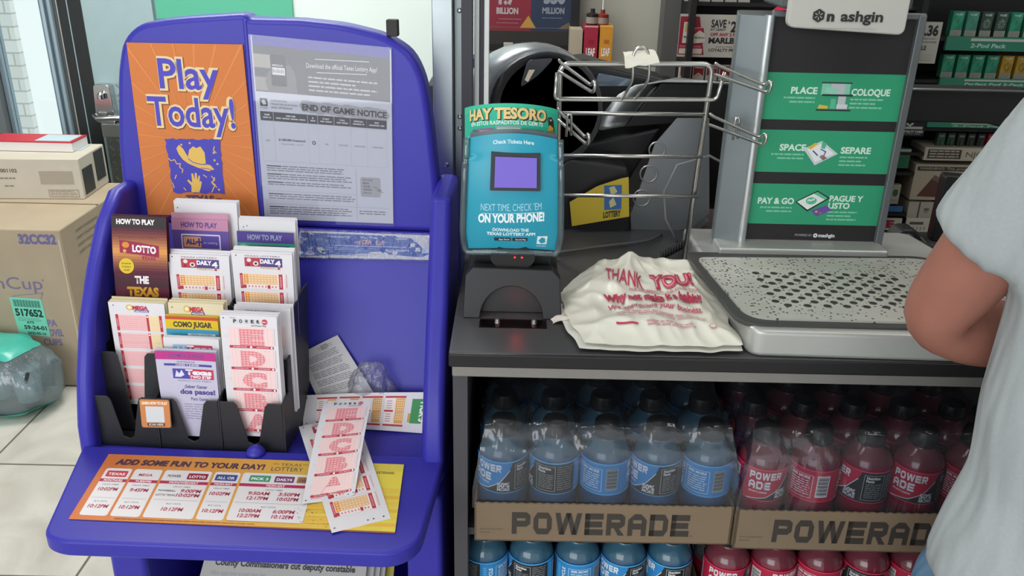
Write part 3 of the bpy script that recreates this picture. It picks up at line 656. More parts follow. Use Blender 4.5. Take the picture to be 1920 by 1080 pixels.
# second tier
standing(mega_art(), slip_q(-.246, -.160, .90, -.192, 4, .17, .004, .084), 'pink MEGA slip in the left pocket above the orange sticker', paper, n=6, hid='cream slip edge behind the pink MEGA slip at the left', pp=mat('#d9cba8', .6), seed=5)
A = Art(87, 120); A.rect(14, 10, 38, 22, '#8fb2cf'); A.rect(36, 10, 76, 22, '#c0405a'); A.text('Texas', 36, 75, 20, 9, '#e7e2ee', .05); A.poly([(18, 21), (22, 12), (26, 18), (31, 12), (34, 20)], '#dde3f0'); A.rect(14, 23, 76, 30, '#554a8c')
standing(A, slip_q(-.155, -.071, .859, -.217, 4, .13), 'white Texas Two Step slip behind the magenta topped leaflet', paper, n=3, hid='blank white slip behind the Texas Two Step slip', seed=9)
A = Art(84, 140); A.rect(0, 0, 84, 4, '#c8452f'); A.rect(0, 4, 84, 18, '#dcb921'); A.text('COMO JUGAR', 12, 74, 14.5, 7.5, '#3c3a2c', .05); A.rect(0, 18, 84, 140, '#3c96b8'); mega_logo(A, 8, 27, 2.1, '#e0c64a'); A.rect(34, 24, 78, 27, '#dde9f0'); A.text('TEXAS LOTTERY', 38, 74, 26.6, 2.2, '#5a6a86', .02)
standing(A, slip_q(-.157, -.077, .884, -.200, 4, .15), 'blue MEGA leaflet with yellow COMO JUGAR band in the middle pocket', mat('#c9a93a', .5), 'leaflet', 'leaflet', n=3, hid='yellow edged leaflet behind the blue and yellow COMO JUGAR leaflet', amount=.001)
A = Art(88, 150); A.ell(6, 7, .9, .9, '#222'); mega_logo(A, 24, 4, 1, '#cfae58')
standing(A, slip_q(-.153, -.069, .904, -.194, 4, .16), 'cream MEGA slip behind the yellow COMO JUGAR leaflet', cream, n=5, hid='blank cream slip behind the cream MEGA slip', seed=11)
A = Art(88, 160); A.ell(7, 7, .9, .9, '#222'); A.text('TEXAS LOTTERY', 18, 70, 7, 2.6, '#7b6b80', 0); A.rect(18, 9, 68, 22, '#3e3a60'); A.text('DAILY', 40, 60, 18, 6, '#c9c6d8', .05); A.rect(10, 28, 78, 60, '#e3c8c0')
standing(A, slip_q(-.053, .032, .902, -.194, 4, .17), 'white slip with dark logo standing behind the front POWER slip', paper, n=5, hid='blank slip behind the white slip with the dark logo at right', seed=12)
# third tier
A = daily_art()
standing(A, slip_q(-.166, -.071, .963, -.156, 5, .19, .002, .088), 'orange and white DAILY 4 slip in the middle pocket right of the maroon leaflet', paper, n=6, hid='blank white slip fanned behind the middle DAILY 4 slip', seed=21, dz=.003)
standing(A, slip_q(-.067, .026, .969, -.156, 5, .19, .002, .088), 'orange and white DAILY 4 slip in the right pocket of the black rack', paper, n=6, hid='blank white slip fanned behind the right DAILY 4 slip', seed=22, dz=.003)
A = Art(92, 200); A.rect(0, 0, 92, 200, '#5a1f33')
for i in range(16):
    t = abs(i - 7.5) / 7.5; c = (0x5a + int((1 - t) * 0x88), 0x22 + int((1 - t) * 0x7c), 0x33 + int((1 - t) * 0x22)); A.rect(0, 20 + i * 4.6, 92, 24.7 + i * 4.6, '#%02x%02x%02x' % c)
A.rect(0, 0, 92, 20, '#33272b'); A.text('HOW TO PLAY', 8, 72, 13, 8, '#efe9ea', .05); A.text('TEXAS LOTTERY', 10, 76, 36, 3, '#5a3a28', 0)
A.poly([(12, 39), (78, 47), (78, 66), (12, 60)], '#96254a'); A.ell(22, 47, 6, 5, '#d98a32'); A.ell(20, 57, 3, 3, '#e0a04a'); A.text('LOTTO', 33, 73, 57.5, 11, '#f2ecee', .05, slope=.06); A.text('TEXAS', 48, 72, 71, 6, '#a8325a', .05); A.ell(22, 82, 12.5, 13, '#dfc02f')
for k, t in enumerate(('Drawings', '3 times a', 'week!')): A.ctext(t, 22, 79 + k * 5.5, 3, '#6a4a1c', wmax=17)
A.rect(0, 101, 92, 118, '#4a2430'); A.text('THE', 34, 58, 111, 12, '#f0e8ec', .06); A.text('TEXAS', 20, 74, 133, 15, '#d09a2e', .06); A.text('ORIGINAL', 18, 76, 148, 11, '#9a8a90', .05)
standing(A, slip_q(-.243, -.159, 1.021, -.150, 3, .19, -.014, .084), 'tall maroon and gold LOTTO leaflet headed HOW TO PLAY at the far left', mat('#5a1f33', .35), 'leaflet', 'leaflet', n=3, hid='maroon leaflet edge behind the LOTTO leaflet at the far left', amount=.003, pp=mat('#561c2e', .4), dz=.0006)
# top tier
def front_pos(xl, xr, zt, off, length=.15):  # just in front of the back panel
    zb = zt - length; yt = (zt - .965) * lt if zt < .965 else (zt - .97) * lean4; yt -= off; yb = (zb - .965) * lt - off - .004
    return [K(xl, yt, zt), K(xr, yt, zt), K(xr, yb, zb), K(xl, yb, zb)]
A = Art(104, 140); A.rect(0, 0, 104, 18, '#c086a4'); A.text('HOW TO PLAY', 17, 84, 13, 8, '#6a4a8a', .05); A.rect(0, 18, 104, 140, '#61499a'); A.rect(16, 24, 88, 49, '#d9d3e6', 2); A.rect(18, 26, 86, 47, '#61499a', 1.5); A.rect(20, 28, 52, 45, '#cf9068'); A.rect(52, 28, 84, 45, '#4f3f96'); A.text('ALL', 24, 43, 40, 8, '#3f3478', .06); A.rect(47, 30, 50, 43, '#3f3478'); A.rect(42, 35, 55, 38, '#3f3478'); A.text('or nothing', 57, 82, 39, 4, '#b3a8d6', .0); A.text('TEXAS LOTTERY', 20, 88, 54, 3.6, '#cfc8df', 0)
standing(A, slip_q(-.18, -.09, 1.0, -.108, 6, .14), 'purple ALL OR NOTHING leaflet with pink HOW TO PLAY band', mat('#8a5a90', .45), 'leaflet', 'leaflet', n=2, hid='pink topped leaflet behind the purple ALL OR NOTHING leaflet', pp=mat('#c28ca6', .5), amount=.0005, dz=.008)
A = Art(112, 140); A.ell(6, 11, 1, 1, '#222'); A.rect(12, 20, 90, 28, '#2d2a3c'); A.rect(13, 21, 52, 28, '#b98d5c')
standing(A, slip_q(-.178, -.078, 1.025, -.098, 6, .14), 'white slip peeking out above the purple leaflet in front of the orange sign', paper, n=4, hid='blank white slip behind the white slip at the top of the rack', seed=31, amount=.0005)
A = Art(98, 140); A.rect(0, 0, 98, 18, '#4d3a8c'); A.text('HOW TO PLAY', 18, 78, 13, 8, '#8f97b8', .05); A.rect(0, 18, 98, 45, '#2f9a7c'); A.ell(10, 27, 7, 7, '#8aa79a'); A.rect(20, 22, 90, 40, '#38355a'); A.text('TEXAS', 24, 86, 36, 10, '#5a7a86', .05)
standing(A, slip_q(-.077, .013, .984, -.108, 6, .14), 'purple and green HOW TO PLAY leaflet right of the purple ALL OR NOTHING leaflet', mat('#3c8a76', .45), 'leaflet', 'leaflet', amount=.0005)
A = Art(98, 140); A.ell(8, 12, .9, .9, '#222'); A.ell(14, 10, .9, .9, '#222')
standing(A, slip_q(-.076, .014, 1.0, -.100, 6, .14), 'plain white slip sticking up behind the purple and green leaflet', paper, n=4, hid='blank white slip behind the plain white slip at the upper right of the rack', seed=33, amount=.0005)

# ------------------------------------------------------------------ loose slips
A = Art(84, 110); A.lines(40, 70, 6, 12, 2, '#8a8a90', .3)
for b in range(5): A.lines(10, 74, 16 + b * 15, 28 + b * 15, 4, '#77777d', .38)
A.lines(46, 60, 4, 14, 3, '#77777d', .4)
sheet('play_slip', 'grey printed back of a slip leaning tilted on the blue panel', 'play slip', [pan(.004, .772, .006), pan(.069, .806, .007), pan(.136, .72, .014), pan(.05, .70, .02)], A, mat('#c2c0c2', .6), bulge=lambda s, t: .004 * math.sin(math.pi * s), nu=8, nv=6)
A = Art(195, 82); A.ell(6, 8, 1.2, 1.2, '#222'); A.ell(6, 74, 1.2, 1.2, '#222')
for p in range(4):
    x = 22 + p * 36; A.rect(x, 8, x + 32, 72, '#efe3e2'); A.rect(x, 8, x + 32, 12, red); A.rect(x + 17, 13, x + 31, 66, '#e0a45a'); A.rect(x, 68, x + 32, 72, red); A.many([(x + 19 + c * 3, 16 + r * 5, x + 20.8 + c * 3, 19 + r * 5) for r in range(9) for c in range(4)], '#f0d6ae'); A.many([(x + 3, 18 + k * 5, x + 11, 19.6 + k * 5) for k in range(4)], '#b98a90'); A.rect(x, 38, x + 14, 42, red); A.many([(x + 3, 46 + k * 5, x + 11, 47.6 + k * 5) for k in range(4)], '#b98a90')
A.rect(172, 14, 190, 64, '#3f8f57'); A.text('PICK 3', 186, 226, 20, 11, '#e8efe6', .05, rot=math.pi / 2); A.rect(168, 44, 172, 62, '#c9a04a')
sheet('play_slip', 'white PICK 3 slip lying sideways against the foot of the blue panel', 'play slip', [K(.022, -.125, .722), K(.226, -.12, .736), K(.222, -.168, .689), K(.030, -.165, .6885)], A, paper, bulge=lambda s, t: .005 * math.sin(math.pi * s), nu=14, nv=4)
A = daily_art()
def ku(u, v, z): d = cr * ((u - 960) / FPX) - cu * ((v - 540) / FPX) + cf; p = CP + d * ((z - CAMZ) / d.z); return p
sheet('play_slip', 'white and orange DAILY slip lying tilted on the yellow end of the shelf card', 'play slip', [ku(560, 800, .7075), ku(668, 778, .7075), ku(733, 972, .703), ku(622, 999, .703)], A, paper, bulge=lambda s, t: .002 * math.sin(math.pi * t), nu=6, nv=14)
A = power_art()
sheet('play_slip', 'white and pink POWER slip draped from the tray over the shelf edge card', 'play slip', [ku(608, 752, .738), ku(697, 749, .738), ku(665, 930, .704), ku(566, 947, .704)], A, paper, bulge=lambda s, t: .007 * math.sin(math.pi * min(1, t * 1.1)) + .003 * (2 * s - 1) ** 2 * t, nu=10, nv=16)
# crumpled clear bag behind the loose slips
def cr_bag(s, t):
    u = s * 2 * math.pi; ph = t * math.pi * .5 + .02; r = .032 * (1 + .28 * noise.noise(Vector((math.cos(u) * 2, math.sin(u) * 2, t * 3)))) 
    p = K(.132, -.112, .70) + KX * (r * 1.25 * math.cos(u) * math.cos(ph)) + KY * (r * .55 * math.sin(u) * math.cos(ph)) + Vector((0, 0, .085 * math.sin(ph)))
    return p + Vector((noise.noise(p * 90), noise.noise(p * 90 + Vector((5, 1, 2))), noise.noise(p * 90 + Vector((1, 7, 3))))) * .006
tag(MB().patch(cr_bag, 40, 18, film_mat('clear_bag_film', '#f0f0f6', .06, .15, 1, 160, .05)).obj('plastic_bag', org=K(.132, -.112, .70), smooth='all'), 'crumpled clear plastic bag behind the loose slips', 'plastic bag')

# ------------------------------------------------------------------ newspapers in the lower bay
A = Art(330, 148); A.text('County Commissioners cut deputy constable', 24, 308, 19, 11, '#33333a', .045); A.text('Also approve travel that led', 20, 130, 36, 8, '#8a8a90', .0); A.rect(148, 33, 310, 44, '#3b3b40'); A.text('By a reporter', 18, 52, 46, 5, '#77777c', .01)
for c in range(3): A.lines(14 + c * 46, 56 + c * 46, 52, 144, 16, '#8c8c92', .4)
A.rect(152, 66, 310, 120, '#9a9a9c'); A.text('BULLETIN', 200, 270, 58, 6, '#55555a', .03); A.lines(152, 310, 124, 144, 3, '#8c8c92', .4)
news = mat('#a8a7a6', .8)
def npaper(x0, x1, dy, label, art, grp=None, sk=0.0):
    q4 = [K(x0 + .016, -.195 + dy, .460), K(x1 + sk, -.195 + dy, .460), K(x1 - .012 + sk, -.245 + dy, .322), K(x0 - .02, -.245 + dy, .322)]
    return sheet('newspaper', label, 'newspaper', q4, art, news, grp, thick=.004, cut=0)
npaper(-.155, .132, -.012, 'newspaper headlined about County Commissioners in the bay under the blue shelf', A)
npaper(-.15, .143, .0, 'folded newspaper right behind the County Commissioners front page', None)
npaper(-.15, .152, .008, 'second newspaper behind the County Commissioners front page', None)
npaper(-.15, .160, .016, 'rearmost newspaper in the kiosk bay under the shelf', None)
tag(sheet('magazine', 'yellow edged booklet beside the newspapers in the kiosk bay', 'booklet', [K(.10, -.166, .46), K(.172, -.166, .46), K(.164, -.215, .322), K(.09, -.215, .322)], None, mat('#a89a3c', .6), thick=.004), None, None)

# ------------------------------------------------------------------ cartons on the floor at left
kraft = mat('#b09f88', .8, var=.05, scale=8, name='corrugated_kraft'); kr2 = mat('#a3927c', .8, var=.05, scale=8)
CB = at(135, 728, 2.446); bx1 = -1.388; bz = .547
carton = thing('carton', 'large brown cup carton printed 32CC32 standing on the floor', 'carton', (-1.72, 2.7, 0))
cl = lambda x, y, z: (x + 1.72, y - 2.7, z)
mb = MB(); mb.box(cl(-2.02, 2.46, 0), cl(bx1, 2.98, bz), kraft); mb.obj('carton_body', carton, bevel=.006)
mb = MB(); mb.box(cl(-2.02, 2.715, bz), cl(bx1, 2.722, bz + .0012), mat('#6f6250', .8)); mb.obj('flap_seam', carton)
A = Art(632, 547); pur = '#6b6699'
A.text('32CC32', 500, 616, 46, 30, pur, .05); A.text('SunCup', 330, 544, 200, 42, '#7a6f96', .0); A.text('\u00ae', 546, 552, 172, 7, '#7a6f96', .0); A.stroke([(440, 225), (540, 212), (526, 242), (440, 252)], 2.4, '#8a83a6')
for k, (t, x) in enumerate((('PAPA', 505), ('NOVEL', 520), ('CUPS', 510))): A.text(t, x, x + 60, 328 + k * 34, 24, '#7d77a0', .03)
A.poly([(622, 30), (628, 30), (628, 540), (622, 540)], '#c4b59e')
fr = quadfn(cl(-2.02, 2.459, bz), cl(bx1, 2.459, bz), cl(bx1, 2.459, 0), cl(-2.02, 2.459, 0)); mb = MB()
A.put(mb, lambda s, t, d=0: Vector(cl(-2.02 + .632 * s, 2.4595 - d * 2, bz * (1 - t))))
A = Art(520, 547)
for r_ in range(4): A.text('SAFETY PACKAGING', 90, 240, 40 + r_ * 24, 9, '#8d8172', .02, slope=0)
A.put(mb, lambda s, t, d=0: Vector(cl(bx1 + .0005 + d * 2, 2.46 + .52 * s, bz * (1 - t))))
mb.obj('printing', carton, fix=False)
A = Art(62, 76); A.many([(5 + i * 1.9, 4, 5 + i * 1.9 + (1.3 if i * 7 % 3 else .7), 18) for i in range(28)], '#2f5a50'); A.text('517652', 4, 58, 36, 14, '#24423c', .05); A.lines(6, 54, 40, 48, 3, '#5c9a8a', .4); A.text('675', 22, 36, 51, 4.5, '#24423c', .03); A.text('59-24-01', 14, 58, 63, 8, '#24423c', .04); A.text('2025-05-16', 18, 54, 73, 5, '#24423c', .03)
a0 = at(17, 557, 2.459); fnl = lambda s, t, d=0: Vector(cl(a0.x + .1 * s + .006 * t, 2.4588 - d, a0.z - .005 * s - .132 * t)); mb = MB(); sheet_mesh(mb, fnl, A, mat('#7fd8bd', .5), .0004); o = mb.obj('sticker', carton, fix=False); o['label'] = 'mint green barcode label 517652'
# toner carton on top
toner = thing('carton', 'long white carton with black end panels lying on the brown carton', 'carton', (-1.5, 2.6, bz), 0)
tl_ = lambda x, y, z: (x + 1.5, y - 2.6, z - bz); wh = mat('#c9c1b2', .7, var=.03, scale=10)
p0 = at(118, 390, 2.53); zt = bz + .13; M4 = Matrix.Rotation(math.radians(-6), 4, 'Z')
x1 = -1.39 - -1.5; mb = MB(); mb.box((-.5, -.09, 0), (.125, .125, .14), wh); tb = mb.obj('box_body', toner, bevel=.004)
mb = MB(); blk2 = mat('#33302e', .5)
mb.box((.1252, -.075, .012), (.1265, .005, .10), blk2); mb.box((.1252, .03, .03), (.1265, .105, .132), blk2); mb.box((-.5, .02, .1402), (.03, .06, .1412), blk2); mb.box((-.06, .02, .1403), (.09, .1, .1416), mat('#a9bdc6', .5)); mb.obj('end_panels', toner)
A = Art(625, 125); A.text('3763001102', 330, 420, 42, 11, '#6a5f52', .03); A.lines(360, 410, 58, 64, 1, '#8a7f72', .7, 0); A.lines(370, 400, 82, 88, 1, '#8a7f72', .7, 0); A.rect(490, 38, 600, 78, '#a99f90'); A.rect(510, 95, 610, 118, '#8b8173'); A.rect(512, 97, 608, 116, '#c4bbab'); A.lines(516, 604, 99, 115, 3, '#8a7f72', .4)
mb = MB(); A.put(mb, lambda s, t, d=0: Vector((-.5 + .625 * s, -.0905 - d, .14 * (1 - t)))); mb.obj('printing', toner, fix=False)
toner.location = (-1.585, 2.855, bz); toner.rotation_euler = (0, 0, math.radians(3))
rb = MB(); rb.box((-.16, -.05, 0), (.13, .06, .03), mat('#e3dedd', .5)); rb.box((-.161, -.051, .03), (.131, .061, .034), mat('#c2303f', .5)); rb.box((-.0, -.04, .0341), (.12, .05, .0352), mat('#b9d2da', .5))
o = rb.obj('red_box', org=(0, 0, 0)); o.location = (-1.64, 2.905, bz + .142); tag(o, 'flat red topped box lying on the long white carton', 'box')
# teal plastic package on the floor
pkg = thing('plastic_package', 'teal and clear plastic package of cups slumped against the brown carton', 'package', (-1.56, 2.33, 0))
def pk(s, t):
    u = s * 2 * math.pi; ph = (t - .5) * math.pi; c = math.cos(ph)
    sq = lambda a: math.copysign(abs(a) ** .7, a)
    r = 1 + .13 * noise.noise(Vector((math.cos(u) * 1.6, math.sin(u) * 1.6, t * 3)))
    z = .112 + .112 * sq(math.sin(ph)); x = .185 * sq(math.cos(u)) * c ** .6 * r - max(0, z - .10) * .55 - .03; y = .10 * sq(math.sin(u)) * c ** .6 * r + z * .18 - .02
    p = Vector((x, y, max(.002, z))); return p + Vector((noise.noise(p * 14), noise.noise(p * 14 + Vector((3, 3, 3))), .6 * noise.noise(p * 14 + Vector((7, 1, 3))))) * .022 + Vector((1, 1, 0)) * .006 * (1 - 2 * abs(noise.noise(p * 30)))
teal = mat('#45b5a2', .3, 0, .5, bump=.5, scale=30)
mb = MB(); mb.patch(pk, 40, 26, film_mat('package_film', '#e6f2f0', .10, .12, 1, 50, .33, '#8f9fa6')); w1 = mb.obj('wrapper', pkg, smooth='all')
# teal printed bands: reuse wrapper faces by height / left side
mb = MB()
def pk2(s, t): p = pk(s, t); return p + (p - Vector((-.05, 0, .12))).normalized() * .0025
mb.patch(lambda a, b: pk2(a, .72 + .28 * b), 40, 8, teal); mb.patch(lambda a, b: pk2(.44 + .2 * a, .12 + .40 * b), 12, 10, teal); mb.patch(lambda a, b: pk2(.62 + .44 * a, .03 + .2 * b + .05 * a), 24, 5, teal); mb.obj('printed_band', pkg, smooth='all')
mb = MB(); cupm = mat('#8fa4ab', .25)
mb.lathe([(.036, 0), (.045, .11)], (-.03, -.02, .05), cupm, 16); mb.lathe([(.036, 0), (.045, .11)], (.05, .0, .03), cupm, 16); mb.obj('cups', pkg, smooth=True)
MB().box((.03, -.075, .15), (.04, -.072, .19), mat('#2a2a33', .5), Matrix.Rotation(.4, 4, 'Y')).obj('black_mark', pkg)
# ------------------------------------------------------------------ checkout counter
top_m = mat('#48484b', .42, 0, .4, var=.12, scale=420, name='dark_laminate'); edge_m = mat('#1c1b1d', .35); strip = mat('#8f8c88', .38, .55, var=.03)
counter = thing('checkout_counter', 'dark laminate checkout counter with metal front strip and open base', 'counter', (.9, 1.5, 0))
c_ = lambda x, y, z: (x - .9, y - 1.5, z)
MB().prism([(x - .9, y - 1.5) for x, y in ((-.082, 1.004), (2.4, 1.004), (2.4, 1.54), (.62, 1.54), (.5, 1.66), (-.082, 1.66))], 'z', .893, .91, top_m).box(c_(-.082, 1.0, .889), c_(2.4, 1.006, .9095), edge_m).obj('worktop', counter, bevel=.003)
MB().box(c_(-.078, 1.006, .872), c_(2.4, 1.03, .8895), strip).obj('front_strip', counter, bevel=.002)
side = mat('#48464b', .5, var=.04, scale=6)
mb = MB(); mb.box(c_(-.078, 1.02, 0), c_(-.058, 1.66, .872), side); mb.obj('side_panel', counter)
mb = MB(); mb.box(c_(-.058, 1.42, 0), c_(2.4, 1.44, .872), mat('#2a272b', .7)); mb.obj('back_panel', counter)
mb = MB(); mb.box(c_(-.058, 1.03, 0), c_(2.4, 1.42, .380), mat('#2a272b', .7)); mb.obj('base_shelf', counter)
MB().box(c_(-.058, 1.028, .593), c_(2.4, 1.42, .6055), mat('#3a373b', .6)).obj('middle_shelf', counter)
# divider post with bolts at the end of the counter
post = thing('divider_post', 'galvanised steel channel post with bolts at the end of the counter', 'post', (-.122, 1.46, 0))
mb = MB(); mb.box((-.018, -.01, 0), (.016, .03, 1.95), galv); mb.box((.016, .012, 0), (.036, .03, 1.95), mat('#98a0a2', .4, .7)); mb.obj('channel', post, bevel=.002)
for z in (1.30, 1.075, 1.05, 1.005, .982): MB().lathe([(.0042, 0), (.0042, .002), (.002, .0035)], (0, 0, 0), steel, 12).obj('bolt', post, smooth=True)
for k, o in enumerate([o for o in post.children if o.name.startswith('bolt')]):
    o.rotation_euler = (math.radians(90), 0, 0); o.location = ((.026, .026, .026, .004, .004)[k], (.012, .012, .012, -.01, -.01)[k], (1.30, 1.125, 1.105, 1.045, 1.02)[k])
p2 = thing('divider_post', 'dark narrow post with a white channel behind the ticket scanner', 'post', (-.078, 1.44, 0))
mb = MB(); mb.box((-.012, -.02, .911), (.006, .01, 1.95), mat('#33323a', .45)); mb.obj('dark_edge', p2, bevel=.001)
mb = MB(); mb.box((.008, .0, .911), (.016, .02, 1.95), mat('#cfd2d3', .5)); mb.box((.016, .005, .911), (.024, .02, 1.95), mat('#3a3a40', .5)); mb.box((.024, .0, .911), (.032, .02, 1.95), mat('#d5d7d7', .5)); mb.obj('white_channel', p2, bevel=.001)

# ------------------------------------------------------------------ drinks
def liquid(name, h, h2):
    m = bpy.data.materials.new(name); m.use_nodes = True; nt = m.node_tree; b = nt.nodes['Principled BSDF']
    tc = nt.nodes.new('ShaderNodeTexCoord'); sp = nt.nodes.new('ShaderNodeSeparateXYZ'); mr = nt.nodes.new('ShaderNodeMapRange'); mr.inputs[1].default_value = .130; mr.inputs[2].default_value = .138
    mx = nt.nodes.new('ShaderNodeMix'); mx.data_type = 'RGBA'; mx.inputs[6].default_value = rgb(h); mx.inputs[7].default_value = rgb(h2)
    nt.links.new(tc.outputs['Object'], sp.inputs[0]); nt.links.new(sp.outputs['Z'], mr.inputs[0]); nt.links.new(mr.outputs[0], mx.inputs[0]); nt.links.new(mx.outputs[2], b.inputs['Base Color'])
    b.inputs['Roughness'].default_value = .12; b.inputs['Transmission Weight'].default_value = .35; b.inputs['IOR'].default_value = 1.33; b.inputs['Coat Weight'].default_value = .6; b.inputs['Coat Roughness'].default_value = .05
    return m
LB = liquid('blue_drink', '#2a5f92', '#48768f'); LR = liquid('red_drink', '#a02242', '#8c4653')
capm = mat('#1b1b1d', .38); R_ = .0355
def label_art(main, lite):
    Wd = 2 * math.pi * 36.2; A = Art(Wd, 52); A.rect(0, 0, Wd, 52, main); A.rect(0, 0, Wd, 1.6, lite); A.rect(0, 50.6, Wd, 52, lite)
    # front: wordmark over a dark swoosh
    A.poly([(4, 51), (30, 46), (48, 34), (62, 14), (66, 2), (128, 2), (128, 51)], '#25282b'); A.stroke([(4, 51), (30, 46), (48, 34), (62, 14)], 1.1, '#d9dee2')
    block(A, 'POWER', 5, 50, 17, 12, '#dde2e6', .26); block(A, 'ADE', 5, 35, 33, 13, '#dde2e6', .26); A.text('SPORTS DRINK', 6, 32, 39, 3, '#dde2e6', .02)
    A.text('50%', 44, 62, 42, 8, '#c9cdd0', .05); A.text('MORE', 44, 62, 48, 5, '#c9cdd0', .04)
    A.rect(70, 6, 98, 47, '#1d1f21'); A.stroke([(70, 6), (98, 6), (98, 47), (70, 47), (70, 6)], .6, '#b9bdc0'); A.text('Nutrition', 73, 92, 12, 4.2, '#d5d8da', .05); A.text('Facts', 73, 84, 17, 4.2, '#d5d8da', .05); A.lines(73, 96, 20, 45, 8, '#8f9497', .35)
    A.lines(101, 125, 6, 47, 11, '#7d8285', .4)
    A.lines(133, 139, 8, 46, 9, lite, .5); A.text('RECYCLE', 148, 184, 46, 6, '#dfe6ea', .03, rot=-math.pi / 2)
    A.rect(154, 9, 190, 46, main); A.stroke([(154, 9), (190, 9), (190, 46), (154, 46), (154, 9)], .6, '#d5e2ea'); A.text('50% MORE', 158, 186, 15, 4, '#d5e2ea', .04); A.lines(158, 187, 18, 44, 7, '#cfdde6', .38)
    A.rect(196, 8, 214, 44, '#8f9a9f' if main != '#b92044' else '#d9d9d9'); A.many([(197.5, 10 + k * 2, 212.5, 10 + k * 2 + (1.3 if k * 5 % 3 else .6)) for k in range(16)], '#33363a')
    return A
def make_bottle(col, label):
    main, lite, lq = (('#2b86c8', '#5cb6e6', LB), ('#b92044', '#dd4868', LR))[col]
    t = thing('drink_bottle', label, 'bottle')
    mb = MB(); mb.lathe([(.026, 0), (.032, .003), (.0345, .010), (.0352, .02), (.0345, .03), (.0338, .034), (.0352, .04), (.0352, .06), (.034, .066), (.0345, .072), (.0352, .078), (.0352, .129), (.0345, .133), (.031, .142), (.0255, .149), (.019, .155), (.0165, .158), (.0165, .166)], (0, 0, 0), lq, 32); mb.obj('bottle_body', t, smooth='all')
    mb = MB(); mb.lathe([(.0360, .077), (.0362, .079), (.0362, .128), (.0360, .130)], (0, 0, 0), mat(main, .3), 48, False)
    def cyl(s, tt, d=0): a = s * 2 * math.pi - math.pi / 2; r = .0362 + d; return (r * math.cos(a), r * math.sin(a), .1295 - tt * .052)
    label_art(main, lite).put(mb, cyl, lay=.00004, base=.00012, cut=4); mb.obj('label', t, smooth='all', fix=False)
    mb = MB(); n = 60; prof = []
    mb.lathe([(.0195, .159), (.0198, .161), (.0195, .163), (.0165, .163)], (0, 0, 0), capm, 24, False)
    vs = []
    for z, r in ((.165, .0182), (.178, .0182), (.1812, .0168)):
        for k in range(n): a = 2 * math.pi * k / n; rr = r + (.0006 if k % 2 and z < .179 else 0); vs.append((rr * math.cos(a), rr * math.sin(a), z))
    mb.add(vs, [(i * n + k, i * n + (k + 1) % n, (i + 1) * n + (k + 1) % n, (i + 1) * n + k) for i in range(2) for k in range(n)] + [tuple(range(2 * n, 3 * n)), tuple(range(n))[::-1]], capm)
    mb.obj('cap', t, smooth=True)
    return t
def tray(name_label, x0, y0, z0, w, d, h, rz, txt=True):
    t = thing('bottle_tray', name_label, 'tray', (x0 + w / 2, y0, z0), rz)
    kb = mat('#7c6a56', .8, var=.05, scale=9)
    mb = MB(); a, b = -w / 2, w / 2; q = .003
    n = 60; topz = lambda x: h + .0008 * math.sin(x * 1400)
    poly = [(a, 0), (b, 0)] + [(b - (b - a) * i / n, h + (.0007 if i % 2 else -.0007)) for i in range(n + 1)]
    mb.prism(poly, 'y', 0, q, kb); mb.box((a, d - q, 0), (b, d, h), kb); mb.box((a, 0, 0), (a + q, d, h), kb); mb.box((b - q, 0, 0), (b, d, h), kb); mb.box((a, 0, 0), (b, d, .002), kb)
    tb_ = mb.obj('tray_body', t)
    A = Art(w * 1000, h * 1000); W_ = w * 1000
    if txt:
        block(A, 'POWERADE', W_ * .145, W_ * .835, h * 1000 * .80, h * 1000 * .58, '#3a3531', .27); A.ell(W_ * .845, h * 1000 * .78, 1, 1, '#3a3531'); A.text('20 FL OZ BOTTLES', W_ * .02, W_ * .11, h * 700, 2.6, '#5a5046', 0); A.text('24 PACK', W_ * .02, W_ * .06, h * 790, 2.6, '#5a5046', 0)
        mb = MB(); A.put(mb, lambda s, tt, dd=0: Vector((a + w * s, -.0002 - dd, h * (1 - tt)))); mb.obj('printing', tb_, fix=False)
    return t
TZ = .606
tray('brown POWERADE tray of blue drinks on the upper level left', -.047, 1.0, TZ, .371, .30, .066, math.radians(.3))
tray('brown POWERADE tray of red drinks on the upper level right', .327, .992, TZ, .372, .30, .068, math.radians(-.3))
tray('lower brown tray under the blue bottles', -.075, 1.045, .381, .371, .30, .066, 0, False)
tray('lower brown tray under the red bottles', .312, 1.04, .381, .372, .30, .066, 0, False)
bb = make_bottle(0, 'blue drink bottle at the left end of the upper front row, POWER label part turned'); rbm = make_bottle(1, 'red drink bottle at the left end of the upper front row with POWERADE facing out')
def rot(mm): return -mm / (2 * math.pi * 36.2) * 2 * math.pi   # turn so that this place of the label faces front
first = {0: True, 1: True}
def put(col, x, y, z, rz, label, group=None):
    src = (bb, rbm)[col]
    if first[col]: src.location = (x, y, z); src.rotation_euler = (0, 0, rz); first[col] = False; src['label'] = label; o = src
    else: o = dup(src, (x, y, z), rz, label)
    if group: o['group'] = group
    elif 'group' in o and not group: del o['group']
    return o
place5 = ('at the left end', 'second from the left', 'in the middle', 'second from the right', 'at the right end')
zb = TZ + .002
bl = ('POWER showing', 'black facts panel showing', 'blue text panel showing', 'facts panel turned right', 'recycle line showing')
rl = ('wordmark facing out', 'red text panel showing', 'black facts panel showing', 'POWERADE and 50% showing', 'beside the grey shirt')
for i, mm in enumerate((52, 98, 198, 68, 194)):
    put(0, -.0075 + i * .0738, 1.041, zb, rot(mm), 'blue drink bottle %s of the upper front row, %s' % (place5[i], bl[i]), 'blue bottles, upper tray front')
for r in (1, 2):
    for i in range(5): put(0, -.0075 + i * .0738, 1.041 + r * .0735, zb, rot(random.uniform(0, 227)), 'blue drink bottle in the %s row back, %s' % (('second', 'third')[r - 1], place5[i]), 'blue bottles, upper tray rear rows')
